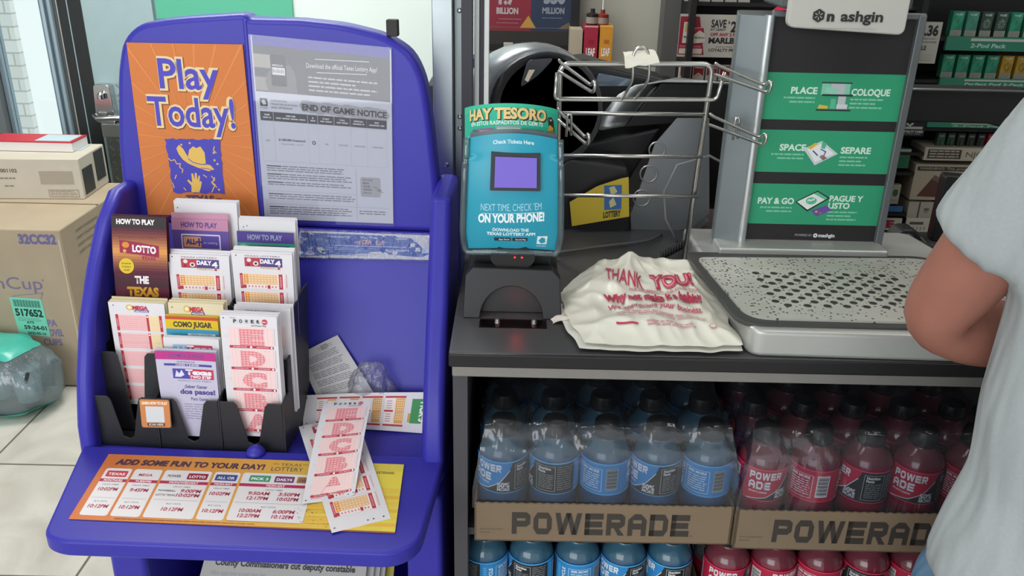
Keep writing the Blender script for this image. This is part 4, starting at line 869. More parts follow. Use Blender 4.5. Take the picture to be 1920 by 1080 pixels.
for i, mm in enumerate((32, 202, 84, 50, 205)):
    put(1, .366 + i * .0738, 1.035, zb, rot(mm), 'red drink bottle %s of the upper front row, %s' % (place5[i], rl[i]), 'red bottles, upper tray front')
for r in (1, 2):
    for i in range(5): put(1, .366 + i * .0738, 1.035 + r * .0735, zb, rot(random.uniform(0, 227)), 'red drink bottle in the %s row back, %s' % (('second', 'third')[r - 1], place5[i]), 'red bottles, upper tray rear rows')
zl = .384
for i, mm in enumerate((135, 100, 170, 62, 80)):
    put(0, -.034 + i * .0738, 1.093, zl, rot(mm), 'blue drink bottle %s of the lower level below the tray' % place5[i], 'blue bottles, lower tray')
for i in range(5): put(0, -.034 + i * .0738, 1.1665, zl, rot(random.uniform(0, 227)), 'blue drink bottle %s of the second lower row' % place5[i], 'blue bottles, lower tray rear')
for i, mm in enumerate((42, 15, 205, 110, 25)):
    put(1, .352 + i * .0738, 1.088, zl, rot(mm), 'red drink bottle %s of the lower level below the tray' % place5[i], 'red bottles, lower tray')
for i in range(5): put(1, .352 + i * .0738, 1.1615, zl, rot(random.uniform(0, 227)), 'red drink bottle %s of the second lower row' % place5[i], 'red bottles, lower tray rear')
# shrink wrap over the upper trays
shrink = film_mat('shrink_wrap', '#e0e2e7', .06, .11, 1, 30, .055, '#8b9097')
def wrap(x0, x1, y0, label):
    pr = [(0.0055, .662), (.003, .69), (.003, .735), (.008, .758), (.024, .788), (.032, .795), (.07, .797), (.10, .794), (.15, .798), (.215, .796), (.25, .78)]
    def P(s, t):
        k = t * (len(pr) - 1); i = min(int(k), len(pr) - 2); f = k - i; y = pr[i][0] * (1 - f) + pr[i + 1][0] * f; z = pr[i][1] * (1 - f) + pr[i + 1][1] * f
        x = x0 + (x1 - x0) * s; tz = max(0, (z - .70) / .105); e = (abs(s - .5) * 2) ** 6
        if s < .5: x += tz * .018 * e
        else: x -= tz * .018 * e
        sc_ = 5 * (s * 5 % 1 - .5)
        dip = .010 * (1 - math.cos(2 * math.pi * (s * 5 - .0))) * .5 if z > .77 else 0
        p = Vector((x, y0 + y, z)); w = .0035 * noise.noise(Vector((x * 22, y * 60, z * 10))) + .002 * noise.noise(Vector((x * 70 + z * 40, y * 30, z * 30)))
        return p + Vector((w * .4, -abs(w) * .6, w - (.012 - dip) * (1 if z > .77 and not False else 0) * .35))
    mb = MB(); mb.patch(P, 90, 44, shrink)
    for s0, sg in ((0, -1), (1, 1)):
        def Q(a, b):
            top = P(s0, .18 + .72 * a); x = (x0 + .0015 if s0 == 0 else x1 - .0015); bot = Vector((x, top.y, .66)); p = bot * (1 - b) + top * b
            return p + Vector((sg * (.004 * noise.noise(p * 45)) - sg * .0, 0, 0))
        mb.patch(Q, 24, 14, shrink)
    tag(mb.obj('shrink_wrap', org=((x0 + x1) / 2, y0 + .1, .66), smooth='all', fix=False), label, 'plastic wrap')
wrap(-.05, .327, .9985, 'clear shrink wrap stretched over the upper pack of blue bottles'); wrap(.324, .703, .990, 'clear shrink wrap stretched over the upper pack of red bottles')

# ------------------------------------------------------------------ self checkout scanner
gm = mat('#b3b4b1', .36, .45, var=.02); gm2 = mat('#6d7275', .4, .4, var=.02); bk = mat('#232326', .4)
def terrazzo():
    m = bpy.data.materials.new('speckled_stone'); m.use_nodes = True; nt = m.node_tree; b = nt.nodes['Principled BSDF']
    tc = nt.nodes.new('ShaderNodeTexCoord'); v = nt.nodes.new('ShaderNodeTexVoronoi'); v.inputs['Scale'].default_value = 165; v.inputs['Randomness'].default_value = 1
    sp = nt.nodes.new('ShaderNodeSeparateColor'); lt_ = nt.nodes.new('ShaderNodeMath'); lt_.operation = 'LESS_THAN'; lt_.inputs[1].default_value = .33
    l2 = nt.nodes.new('ShaderNodeMath'); l2.operation = 'GREATER_THAN'; l2.inputs[1].default_value = .48; mu = nt.nodes.new('ShaderNodeMath'); mu.operation = 'MULTIPLY'
    n = nt.nodes.new('ShaderNodeTexNoise'); n.inputs['Scale'].default_value = 14; rp = nt.nodes.new('ShaderNodeValToRGB'); rp.color_ramp.elements[0].color = rgb('#a3a29c'); rp.color_ramp.elements[1].color = rgb('#b9b8b1')
    mx = nt.nodes.new('ShaderNodeMix'); mx.data_type = 'RGBA'; mx.inputs[7].default_value = rgb('#4d4c4a')
    nt.links.new(tc.outputs['Object'], v.inputs['Vector']); nt.links.new(tc.outputs['Object'], n.inputs['Vector']); nt.links.new(v.outputs['Distance'], lt_.inputs[0]); nt.links.new(v.outputs['Color'], sp.inputs[0]); nt.links.new(sp.outputs[0], l2.inputs[0])
    nt.links.new(lt_.outputs[0], mu.inputs[0]); nt.links.new(l2.outputs[0], mu.inputs[1]); nt.links.new(n.outputs['Fac'], rp.inputs[0]); nt.links.new(rp.outputs[0], mx.inputs[6]); nt.links.new(mu.outputs[0], mx.inputs[0]); nt.links.new(mx.outputs[2], b.inputs['Base Color'])
    b.inputs['Roughness'].default_value = .35
    return m
kio = thing('self_checkout_scanner', 'grey self checkout scanner with speckled tray and green instruction tower', 'checkout scanner', (.49, 1.2, .91))
s_ = lambda x, y, z: (x - .49, y - 1.2, z - .91)
sp2 = lambda pts: [(x - .49, y - 1.2) for x, y in pts]
base = rpoly(sp2([(.314, 1.008), (.70, 1.0), (.735, 1.14), (.69, 1.42), (.297, 1.42)]), [.022, .022, .03, .02, .01], 6)
mb = MB(); mb.prism(base, 'z', 0, .0395, gm); mb.obj('housing', kio, bevel=.012, seg=4)
ring = rpoly(sp2([(.302, .99 + .03), (.69, 1.015), (.722, 1.13), (.672, 1.292), (.276, 1.29)]), [.035, .03, .03, .035, .018], 6)
mb = MB(); mb.prism(ring, 'z', .036, .0425, mat('#3d3d3d', .45)); mb.obj('black_rim', kio, bevel=.001)
plate = rpoly(sp2([(.316, 1.034), (.688, 1.028), (.71, 1.13), (.662, 1.274), (.290, 1.258)]), [.035, .03, .03, .035, .015], 6)
mb = MB(); mb.prism(plate, 'z', .040, .0455, terrazzo())
hm = mat('#2c2e2b', .7)
for r in range(10):
    y = 1.195 - r * .0131; x0 = .379 + (.0135 if r % 2 else 0) - .0125 + r * .0001
    for k in range(8 if r else 8):
        x = x0 + k * .0272 + (.0 if r < 9 else 0)
        if r in (4, 5, 6, 7): pass
        mb.prism([(x - .49 + .0055 * math.cos(a * .5236), y - 1.2 + .0052 * math.sin(a * .5236)) for a in range(12)], 'z', .0457, .0459, hm)
mb.obj('speckled_plate', kio)
# tower
mb = MB(); tw = rpoly(sp2([(.330, 1.335), (.368, 1.318), (.376, 1.318), (.378, 1.332), (.603, 1.332), (.603, 1.345), (.55, 1.41), (.345, 1.41)]), [.004, .01, .006, 0, .004, 0, .01, .01], 4)
mb.prism(tw, 'z', .038, .405, mat('#70787b', .4, .35, var=.02)); mb.obj('tower_column', kio, bevel=.001)
MB().tube([s_(.3735, 1.322, .95), s_(.3735, 1.322, 1.316)], .0075, mat('#c3c9cb', .25, .7), 16).obj('bright_edge', kio, smooth=True)
MB().box(s_(.33, 1.285, .945), s_(.603, 1.335, .962), gm).obj('tower_foot', kio, bevel=.004)
MB().box(s_(.594, 1.322, .955), s_(.606, 1.335, 1.32), gm2).box(s_(.378, 1.324, 1.313), s_(.606, 1.335, 1.322), gm2).obj('panel_edge', kio, bevel=.002)
A = Art(216, 352); A.rect(0, 0, 216, 352, '#262427'); gr = '#2f9870'
gb = [(80, 151), (167, 234), (253, 320)]
for y0, y1 in gb: A.rect(0, y0, 216, y1, gr)
wht = '#cfe6da'
def tx(t, x0, x1, y, h, n, lx0, lx1, right):
    A.text(t, x0, x1, y, h, wht, .035)
    for k in range(n):
        w = (lx1 - lx0) * (1 - .2 * (k % 2)); a, b = (lx1 - w, lx1) if right else (lx0, lx0 + w); A.lines(a, b, y + 5 + k * 6.2, y + 8.2 + k * 6.2, 1, '#7fc3a5', .8, 0)
tx('PLACE', 43, 84, 111, 10, 2, 33, 82, True); tx('COLOQUE', 137, 197, 112, 10, 3, 137, 188, False)
tx('SPACE', 38, 80, 199, 10, 2, 26, 78, True); tx('SEPARE', 136, 184, 202, 10, 3, 136, 180, False)
tx('PAY & GO', 15, 74, 286, 10, 2, 20, 72, True); tx('PAGUE Y', 131, 186, 280, 9.5, 0, 0, 0, False); tx('LISTO', 131, 166, 292, 9.5, 3, 131, 180, False)
A.rect(90, 94, 134, 112, '#7fc7ae'); A.rect(104, 94, 126, 114, '#b7bec2'); A.rect(118, 112, 130, 132, '#b7bec2'); A.poly([(96, 108), (98, 100), (118, 104), (112, 112)], '#8ccfb4'); A.rect(89, 93, 136, 95, '#333'); A.rect(92, 111, 140, 114, '#2c3338'); A.rect(86, 134, 140, 136.5, '#2c3338'); A.poly([(88, 133), (90, 127), (104, 129), (104, 133)], '#d6b23f'); A.rect(107, 118, 115, 133, '#58b48f'); A.rect(117, 126, 134, 133, '#c9ccd4')
A.poly([(76, 196), (104, 183), (132, 203), (98, 222)], '#c5cdd3'); A.poly([(82, 196), (104, 187), (126, 203), (98, 217)], '#e0e5e8'); A.poly([(82, 194), (94, 186), (98, 188), (88, 197)], '#d6b23f'); A.poly([(104, 184), (112, 187), (110, 196), (104, 194)], '#53b08c'); A.stroke([(92, 199), (100, 206)], 2, '#444a55'); A.stroke([(104, 196), (112, 200), (110, 207)], 2, '#6a6fb5'); A.ell(108, 208, 4.5, 3, '#9a86b5'); A.poly([(105, 209), (110, 206), (116, 210), (110, 214)], '#8e6f5a')
A.poly([(76, 282), (110, 263), (132, 275), (98, 298)], '#20252a'); A.poly([(79, 282), (110, 265), (128, 275), (98, 295)], '#dfe8e4'); A.poly([(104, 268), (110, 265), (128, 275), (124, 278)], '#5fb48f'); A.ell(102, 280, 9, 6, '#58b893'); A.text('Paid', 96, 107, 282, 4, '#eaf5ee', .03, slope=-.3); A.poly([(104, 296), (128, 287), (138, 295), (114, 306)], '#6a4fa0'); A.ell(113, 298, 2.4, 1.6, '#d9a13f'); A.ell(120, 300, 2, 1.4, '#c96a4a')
A.text('POWERED BY', 84, 112, 340, 3.8, '#a9a9ad', .0); A.ell(118, 338.5, 3.6, 3.6, '#dedee0'); A.ell(118, 338.5, 1.2, 1.2, '#262427'); A.text('mashgin', 123, 150, 341, 6, '#dedee0', .03)
pf = quadfn(s_(.380, 1.330, 1.313), s_(.594, 1.330, 1.313), s_(.594, 1.330, .957), s_(.380, 1.330, .957)); pfn = lambda s, t, d=0: Vector((s_(0, 1.330, 0)[1] * 0 + (s_(.380, 0, 0)[0] * (1 - s) + s_(.594, 0, 0)[0] * s), s_(0, 1.330, 0)[1] - d, s_(0, 0, 1.313)[2] * (1 - t) + s_(0, 0, .957)[2] * t))
mb = MB(); sheet_mesh(mb, pfn, A, mat('#262427', .45), .004); mb.obj('instruction_panel', kio, fix=False)
# header with the maker's mark
hp = rpoly([(.390, 1.302), (.562, 1.294), (.562, 1.43), (.390, 1.43)], [.012, .012, .012, .012], 6)
mb = MB(); mb.prism([(x - .49, z - .91) for x, z in hp], 'y', 1.288 - 1.2, 1.304 - 1.2, mat('#b9b9b3', .5)); hs_ = mb.obj('header_sign', kio, bevel=.003)
A = Art(172, 70); hx, hy, hr = 43, 29, 9.5
A.poly([(hx + hr * math.cos(math.pi * (k / 3 + .5)), hy + hr * math.sin(math.pi * (k / 3 + .5))) for k in range(6)], '#2e2d2f')
for k in range(3): a = math.pi * (k / 3 + .5); A.stroke([(hx - 6 * math.cos(a), hy - 6 * math.sin(a)), (hx + 6 * math.cos(a), hy + 6 * math.sin(a))], .9, '#b9b9b3')
A.ell(hx, hy, 2.2, 2.2, '#2e2d2f'); A.text('n', 55, 66, 36, 14, '#2e2d2f', .05); A.text('ashgin', 75, 136, 36, 14.5, '#2e2d2f', .03); A.rect(34, 46, 128, 46.5, '#8a8a86')
mb = MB(); A.put(mb, lambda s, t, d=0: Vector((.390 - .49 + .172 * s, .0868 - d, 1.3485 - .91 - .07 * t + .0 * s))); mb.obj('printing', hs_, fix=False)
MB().box(s_(.385, 1.305, 1.326), s_(.575, 1.42, 1.45), mat('#4c5052', .5)).obj('camera_head', kio, bevel=.006)

# ------------------------------------------------------------------ ticket checker
tc_ = thing('ticket_scanner', 'teal and black lottery ticket scanner with small purple screen', 'ticket scanner', (0, 1.13, .91))
b1 = mat('#1d1d1f', .4, var=.05)
n = 14; arch = [(.045 * math.cos(math.pi * i / n), .012 + .048 * math.sin(math.pi * i / n)) for i in range(n + 1)]
poly = [(-.068, 0), (-.052, .0)] + [(-.05 + 0, .0)] + [(x, z - .012) for x, z in reversed(arch)] + [(.07, 0), (.068, .062), (.055, .072), (-.055, .076), (-.066, .064)]
poly = [(-.070, 0), (-.047, 0)] + [(x * 1.04, max(0, z - .012)) for x, z in arch[::-1]][0:0] + [(-.045 * math.cos(math.pi * i / n), .046 * math.sin(math.pi * i / n)) for i in range(n + 1)] + [(.072, 0), (.069, .058), (.057, .07), (-.056, .072), (-.067, .060)]
mb = MB(); mb.prism(poly, 'y', -.02, .0, b1, lambda q: (q[0], q[1] + q[2] * .25, q[2])); mb.prism([(-.068, 0), (.07, 0), (.066, .06), (-.064, .062)], 'y', .002, .07, b1, lambda q: (q[0], q[1] + q[2] * .2, q[2])); mb.prism([(-.058, .06), (.055, .06), (.056, .115), (-.056, .115)], 'y', .030, .07, b1)
mb.obj('base', tc_, bevel=.003)
MB().lathe([(.003, -.07), (.04, -.03), (.04, .07)], (0, 0, 0), b1, 20).obj('scan_well', tc_, smooth=True)
w = [o for o in tc_.children if o.name.startswith('scan_well')][0]; w.rotation_euler = (math.radians(90), 0, 0); w.scale = (.8, .5, .4); w.location = (0, .034, .085)
# head
def hd(s, t):   # outline of the front: narrow at top, wide at the bottom, gently convex
    wdt = .060 + .0065 * t - .004 * max(0, t - .85) / .15; z = .262 - .169 * t + .010 * (2 * s - 1) ** 2 * (-1 if t < .2 else 0) + (.006 * (1 - (2 * s - 1) ** 2) * t ** 6); y = .020 - .038 * math.sin(math.pi * min(t * .75 + .12, 1)) * .55 + .012 * (2 * s - 1) ** 2 - .006 * t
    return Vector((wdt * (2 * s - 1) - .002, y, z))
mb = MB(); mb.patch(lambda s, t: hd(s, t), 20, 20, mat('#2596b0', .35))
hsh = [[hd(s, t) for s in (i / 12 for i in range(13))] + [Vector((hd(1, t).x - .006, .075, hd(1, t).z)), Vector((hd(0, t).x + .006, .075, hd(0, t).z))] for t in (j / 14 for j in range(15))]
mb2 = MB(); mb2.rings([[p + Vector((0, .014, .003)) for p in r] for r in hsh], mat('#55646c', .3)); mb2.obj('head_housing', tc_, smooth=True)
A = Art(126, 171); wt = '#d5e9f0'
A.text('Check Tickets Here', 34, 92, 13, 5, wt, .02); A.text("NEXT TIME, CHECK 'EM", 20, 103, 108, 11, '#a5d5e4', .0, slope=-.04); A.text('ON YOUR PHONE!', 17, 107, 126, 13, '#e9f3f6', .045, slope=-.05); A.stroke([(22, 112), (104, 108)], .7, wt)
A.text('DOWNLOAD THE', 37, 86, 139, 5, wt, .04); A.text('TEXAS LOTTERY APP!', 29, 95, 146, 5, wt, .04); A.rect(39, 150, 62, 156, '#1f2d36', 1); A.text('App Store', 45, 60, 154.4, 2.8, '#dde'); A.rect(64, 150, 85, 156, '#1f2d36', 1); A.text('Google Play', 68, 83, 154.4, 2.6, '#dde')
A.rect(98, 147, 112, 161, '#dfeaf0'); A.poly([(100, 155), (104, 149), (109, 151), (110, 158), (104, 160), (102, 157)], '#2596b0'); A.text('LOTTERY', 98, 112, 166, 2.8, '#dfeaf0', .0)
def hd2(s, t, d=0): p = hd(s, t); return p + Vector((0, -d, 0))
A.put(mb, hd2, cut=6); mb.obj('front_panel', tc_, smooth='all', fix=False)
def plane_q(x0, x1, z0, z1, off): 
    f = lambda x, z: hd((x + .002) / .126 + .5, (.262 - z) / .169) + Vector((0, -off, 0))
    return [f(x0, z1), f(x1, z1), f(x1, z0), f(x0, z0)]
sq = plane_q(-.033, .036, .187, .240, .0065); fnq = lambda s, t, d=0: (sq[0] * (1 - s) + sq[1] * s) * (1 - t) + (sq[3] * (1 - s) + sq[2] * s) * t + Vector((0, -d, 0))
mb = MB(); sheet_mesh(mb, fnq, None, mat('#23252b', .35), .006); bez = mb.obj('screen_bezel', tc_)
sq2 = plane_q(-.027, .031, .192, .2345, .0085); fnq2 = lambda s, t, d=0: (sq2[0] * (1 - s) + sq2[1] * s) * (1 - t) + (sq2[3] * (1 - s) + sq2[2] * s) * t + Vector((0, -d, 0))
mb = MB(); sheet_mesh(mb, fnq2, None, mat('#5f4fa6', .3, emit=.55), .001); o = mb.obj('screen', bez); o['label'] = 'lit purple screen'
# clear rim around the head
rim = [hd(0, t) + Vector((-.004, -.001, 0)) for t in (i / 16 for i in range(17))] + [hd(s, 1) + Vector((0, -.002, -.005)) for s in (i / 10 for i in range(11))] + [hd(1, 1 - t) + Vector((.004, -.001, 0)) for t in (i / 16 for i in range(17))]
MB().tube(rim, .0045, film_mat('clear_rim', '#c9d8dc', .10, .08, 0, body=.25, bodycol='#6f858c'), 8).obj('clear_rim', tc_, smooth='all')
mb = MB(); le = mat('#ff2418', .4, emit=4.0)
for x in (.003, .013): mb.lathe([(.0014, 0), (.001, .0015)], (x, -.012, .0915), le, 8)
mb.obj('red_indicator', tc_)
# curved green topper
A = Art(150, 78); A.rect(0, 0, 150, 78, '#2fb394'); A.poly([(0, 0), (150, 0), (150, 10), (110, 4), (40, 4), (0, 12)], '#39bd9c')
A.text('HAY TESORO', 17, 123, 23.5, 17, '#3a2c20', .06); A.text('HAY TESORO', 16, 121, 22, 16, '#e5c888', .045); A.text('EN ESTOS RASPADITOS DE GEM 75', 20, 116, 31, 6, '#e3efe9', .02)
for x0, x1, y0, c, c2 in ((24, 54, 36, '#9a6f9e', '#d5bfe0'), (56, 88, 33, '#84a8a4', '#c9ded8'), (90, 118, 37, '#6a7f6e', '#d5d2a8')):
    A.rect(x0, y0, x1, 78, c); A.rect(x0 + 2, y0 + 3, x1 - 2, y0 + 10, c2); j = random.Random(int(x0)); A.many([(x, y, x + 2, y + 1.6) for x, y in [(j.uniform(x0 + 1, x1 - 4), j.uniform(y0 + 12, 62)) for _ in range(40)]], c2); A.text('7', x0 + 10, x0 + 18, y0 + 22, 9, '#4a3f56', .06)
A.poly([(124, 16), (131, 14), (137, 20), (138, 28), (144, 38), (146, 50), (138, 46), (130, 34), (126, 28)], '#2c2322'); A.poly([(128, 26), (136, 30), (140, 42), (136, 52), (128, 46), (125, 34)], '#d9a32c'); A.poly([(130, 38), (137, 44), (136, 54), (130, 50)], '#c4512a'); A.ell(130, 19, 1.5, 1.5, '#d9d2c0'); A.poly([(123, 18), (127, 16), (127, 23), (124, 22)], '#5a4a42')
A.text('7', 6, 14, 62, 12, '#bfe6da', .03, slope=-.6)
def topr(s, t, d=0):
    a = (s - .5) * 2.5; R1 = .071 + d; x = R1 * math.sin(a) * .98; y = .100 - R1 * math.cos(a) * .85
    z = .285 + .018 * math.cos((s - .5) * math.pi) ** .8 - (.075 + .02 * (2 * s - 1) ** 2) * t if False else .281 + .016 * math.cos((s - .5) * math.pi) - .072 * t
    return Vector((x - .006, y, z))
mb = MB(); mb.patch(lambda s, t: topr(s, t), 30, 4, mat('#2fb394', .4)); mb.patch(lambda s, t: topr(s, t, -.0008), 30, 4, mat('#c9c9c4', .5)); A.put(mb, topr, cut=5); mb.obj('topper_card', tc_, smooth='all', fix=False)
# small clear feet plate in front
mb = MB(); mb.box((-.045, -.05, 0), (.05, -.022, .0015), film_mat('clear_plate', '#e0cfcf', .08, .1, 0)); mb.lathe([(.004, 0), (.003, .006)], (-.02, -.035, .0015), steel, 10); mb.lathe([(.004, 0), (.003, .006)], (.032, -.035, .0015), steel, 10); mb.obj('mounting_plate', tc_)
la = bpy.data.lights.new('scan_glow', 'POINT'); la.energy = .012; la.color = (1, .05, .03); la.shadow_soft_size = .01; lo_ = bpy.data.objects.new('scan_glow', la); COL.objects.link(lo_); lo_.location = (.008, 1.085, .935)

# ------------------------------------------------------------------ wire rack
wr = thing('wire_rack', 'chrome wire counter rack with pronged hooks', 'wire rack', (.19, 1.335, .91))
wire = mat('#b9b9b6', .22, .95)
q_ = lambda x, y, z: (x - .19, y - 1.335, z - .91)
def arc(pts, r, n=5):
    pts = [Vector(p) for p in pts]; out = [pts[0]]
    for a, p, b in zip(pts, pts[1:], pts[2:]):
        p0 = p + (a - p).normalized() * min(r, (a - p).length * .49); p1 = p + (b - p).normalized() * min(r, (b - p).length * .49)
        for i in range(n + 1): t = i / n; out.append(p0 * (1 - t) ** 2 + p * 2 * t * (1 - t) + p1 * t * t)
    return out + [pts[-1]]
MB().tube(arc([q_(.071, 1.345, .912), q_(.067, 1.337, 1.237), q_(.300, 1.337, 1.241), q_(.289, 1.345, .912)], .016), .0042, wire, 10).obj('frame', wr, smooth='all')
MB().lathe([(.009, 0), (.009, .003), (.005, .004)], q_(.289, 1.345, .9102), wire, 14).obj('foot', wr, smooth=True); MB().lathe([(.009, 0), (.009, .003), (.005, .004)], q_(.071, 1.345, .9102), wire, 14).obj('foot', wr, smooth=True)
for z in (1.161, 1.0935, 1.0275):
    o = MB().tube([q_(.069, 1.338, z), q_(.300, 1.338, z + .003)], .0032, wire, 8).obj('cross_bar', wr, smooth='all')
MB().tube(arc([q_(.062, 1.328, 1.225), q_(.060, 1.326, 1.184), q_(.309, 1.326, 1.189), q_(.316, 1.322, 1.232)], .008), .0028, wire, 8).tube([q_(.067, 1.334, 1.1845), q_(.30, 1.334, 1.1885)], .0028, wire, 8).obj('upper_loop', wr, smooth='all')
hooks = [((.064, 1.328, 1.232), at(1113, 168, 1.25)), ((.066, 1.330, 1.158), at(1102, 266, 1.25)), ((.302, 1.330, 1.232), at(1442, 168, 1.24)), ((.302, 1.330, 1.155), at(1433, 266, 1.24))]
for (r0, tip) in hooks:
    r0 = Vector(r0); d = tip - r0; lat = Vector((0, 0, 1)).cross(d).normalized() * .010; upv = Vector((0, 0, .012))
    pts = [r0 + upv, r0 + upv * .8 + d * .05, tip + upv * .3 - d * .06, tip + upv * 1.1, tip + upv * .6 + d.normalized() * .004, tip - upv * .4, r0 - upv * .4 + d * .03, r0 - upv * .5]
    MB().tube([Vector(q_(*p)) for p in arc(pts, .006, 4)], .0026, wire, 8).obj('prong_hook', wr, smooth='all')
for (u, v) in ((1067, 232), (1381, 238)):
    p = at(u, v, 1.29); MB().tube([Vector(q_(*(p + Vector(k)))) for k in arc([(-.003, 0, -.02), (-.003, 0, .014), (.003, 0, .014), (.004, 0, -.018)], .004, 4)], .002, wire, 8).obj('hook_clip', wr, smooth='all')
a = Vector((.163, 1.325, 1.187)); b = Vector((.183, 1.325, 1.188))
MB().tube([Vector(q_(*p)) for p in arc([a, at(1187, 150, 1.30), at(1187, 98, 1.30), at(1203, 84, 1.30), at(1218, 100, 1.30), at(1217, 150, 1.30), b], .010, 5)], .0022, wire, 8).obj('price_holder', wr, smooth='all')
A = None
c0, c1, c2, c3 = at(1168, 97, 1.318), at(1222, 93, 1.318), at(1237, 118, 1.290), at(1172, 127, 1.290)
def tagb(s, t): return .008 * math.sin(math.pi * t) + .003 * noise.noise(Vector((s * 4, t * 4, 1)))
sheet('paper_tag', 'crumpled white paper tag caught in the loop on top of the wire rack', 'tag', [c0, c1, c2, c3], None, mat('#d5d3c6', .6), bulge=tagb, nu=10, nv=10, thick=.001)

# ------------------------------------------------------------------ THANK YOU bag
def coons(c, s, t): return None
def bagxy(s, t):
    tl, tr, br, bl = Vector((.135, 1.30)), Vector((.308, 1.315)), Vector((.309, 1.018)), Vector((.098, 1.016))
    p = (tl * (1 - s) + tr * s) * (1 - t) + (bl * (1 - s) + br * s) * t
    p += Vector((-1, .05)) * (.040 * math.sin(math.pi * t ** .9) * (1 - s) ** 2) + Vector((0, 1)) * (.022 * math.sin(math.pi * s) * (1 - t) ** 2) + Vector((0, -1)) * (.006 * math.sin(math.pi * s) * t ** 2)
    p += Vector((noise.noise(Vector((s * 7, t * 7, 3))), noise.noise(Vector((s * 7, t * 7, 8))))) * .006 * (1 if s in (0, 1) or t in (0, 1) else .6)
    return p
def ridge(v): return 1 - abs(noise.noise(v)) * 2
def bagfn(s, t, d=0):
    p = bagxy(s, t); e = min(1, 6 * min(s, 1 - s, t, 1 - t) + .12)
    fold = .015 * max(0, 1 - abs(s - .32 - .25 * t) / .10) * (1 - t) + .010 * max(0, 1 - abs(t - .12 + .12 * s) / .1)
    h = .010 + e * (.008 + .007 * ridge(Vector((s * 3.2 + t, t * 2.6 - s, 1.3))) + .0045 * ridge(Vector((s * 8 - t * 3, t * 7, 4)))) + fold * .6 * e + .010 * (1 - t) * math.sin(math.pi * s) * e
    return Vector((p.x, p.y, .9105 + max(.0015, h) + d))
bagm = mat('#dedcd0', .32, 0, .5, bump=.35, scale=26, name='white_bag_plastic')
bag = thing('plastic_bag', 'cream plastic THANK YOU carrier bags lying flat on the counter', 'plastic bag', (.2, 1.16, .91))
bo = Vector((.2, 1.16, .91))
A = Art(238.6, 290); rd = '#b2304f'
A.text('THANK', 54, 112, 120, 40, rd, .01, slope=.55)
A.text('YOU!', 122, 194, 140, 37, rd, .07, slope=-.08); A.text('YOU!', 125, 192, 138, 33, '#dcc3c0', -.02, slope=-.08); A.text('YOU!', 125, 192, 138, 33, rd, -.035, slope=-.08)
A.text('FOR SHOPPING AT OUR STORE TODAY', 90, 200, 158, 9, '#c4697a', .02, slope=-.03)
A.text('Why not make it a habit?!', 52, 198, 190, 22, rd, .05, slope=-.02); A.text('We appreciate your business.', 54, 192, 216, 12, '#bb4d63', .02, .2)
A.lines(62, 196, 226, 238, 2, '#c98792', .4); A.lines(100, 178, 250, 260, 2, '#c98792', .4); A.rect(54, 254, 88, 257, rd); A.ell(200, 256, 5, 4, '#c98792'); A.ell(200, 256, 3.6, 2.8, '#d2d1bf')
mb = MB(); mb.patch(lambda s, t: bagfn(s, t) - bo, 90, 90, bagm); A.put(mb, lambda s, t, d=0: bagfn(s, t, d * 1.3) - bo, cut=2.54, base=.0018); mb.obj('top_bag', bag, smooth='all', fix=False)
mb = MB()
def bag2(s, t): p = bagfn(s, t); return Vector((.195 + (p.x - .195) * 1.03 - .004, 1.15 + (p.y - 1.15) * 1.02 - .002, .9108 + (p.z - .9105) * .45)) - bo
mb.patch(bag2, 50, 50, mat('#dcdcd3', .35)); mb.obj('lower_bag', bag, smooth='all', fix=False)
mb = MB()
def bag3(s, t):
    x = .066 + .06 * s; y = 1.20 - .105 * t; return Vector((x + .006 * noise.noise(Vector((t * 6, s, 2))) - .012 * math.sin(t * 2.5), y, .9112 + .012 * (1 - (2 * s - 1) ** 2) * (.5 + .5 * ridge(Vector((s * 2, t * 4, 7)))))) - bo
mb.patch(bag3, 16, 30, mat('#d8d3cb', .35)); mb.obj('bag_handle', bag, smooth='all', fix=False)
# ------------------------------------------------------------------ lottery terminal behind the rack
tm = thing('lottery_terminal', 'black lottery terminal with rounded silver cover and yellow side panel', 'terminal', (.12, 1.6, .91))
o0 = Vector((.12, 1.6, .91)); tb = mat('#1f1f22', .4, var=.06); tb2 = mat('#2a2a2d', .5); sv = mat('#80848a', .3, .5, var=.03)
def loc3(p): return Vector(p) - o0
def pxpoly(pts, Y): return [(p.x - o0.x, p.z - o0.z) for p in (at(u, v, Y) for u, v in pts)]
# rounded silver cover with a black disc face turned to the right
def disc(u, v, Y, r, k=36): c = at(u, v, Y) - o0; return [c + Vector((r * math.cos(2 * math.pi * i / k), 0, r * math.sin(2 * math.pi * i / k))) for i in range(k)]
mb = MB(); mb.rings([disc(1000, 210, 1.70, .10), disc(990, 210, 1.68, .125), disc(986, 210, 1.63, .128), disc(1000, 208, 1.56, .122), disc(1016, 206, 1.52, .108), disc(1022, 205, 1.512, .099)], sv); mb.obj('silver_cover', tm, smooth=True, angle=60)
mb = MB(); mb.rings([disc(1022, 205, 1.513, .100), disc(1024, 205, 1.508, .098), disc(1026, 205, 1.508, .090), disc(1030, 205, 1.512, .088)], tb); mb.obj('black_band', tm, smooth=True, angle=60)
mb = MB(); mb.prism(rpoly(pxpoly([(990, 112), (1040, 108), (1010, 140), (975, 165), (984, 130)], 1.504), .01), 'y', 1.500 - 1.6, 1.507 - 1.6, mat('#34363a', .2, coat=.6)); mb.obj('printer_window', tm, bevel=.001)
MB().prism(pxpoly([(992, 131), (1003, 131), (990, 154), (984, 150)], 1.498), 'y', 1.498 - 1.6, 1.501 - 1.6, mat('#b8ad98', .6)).obj('paper_slip', tm)
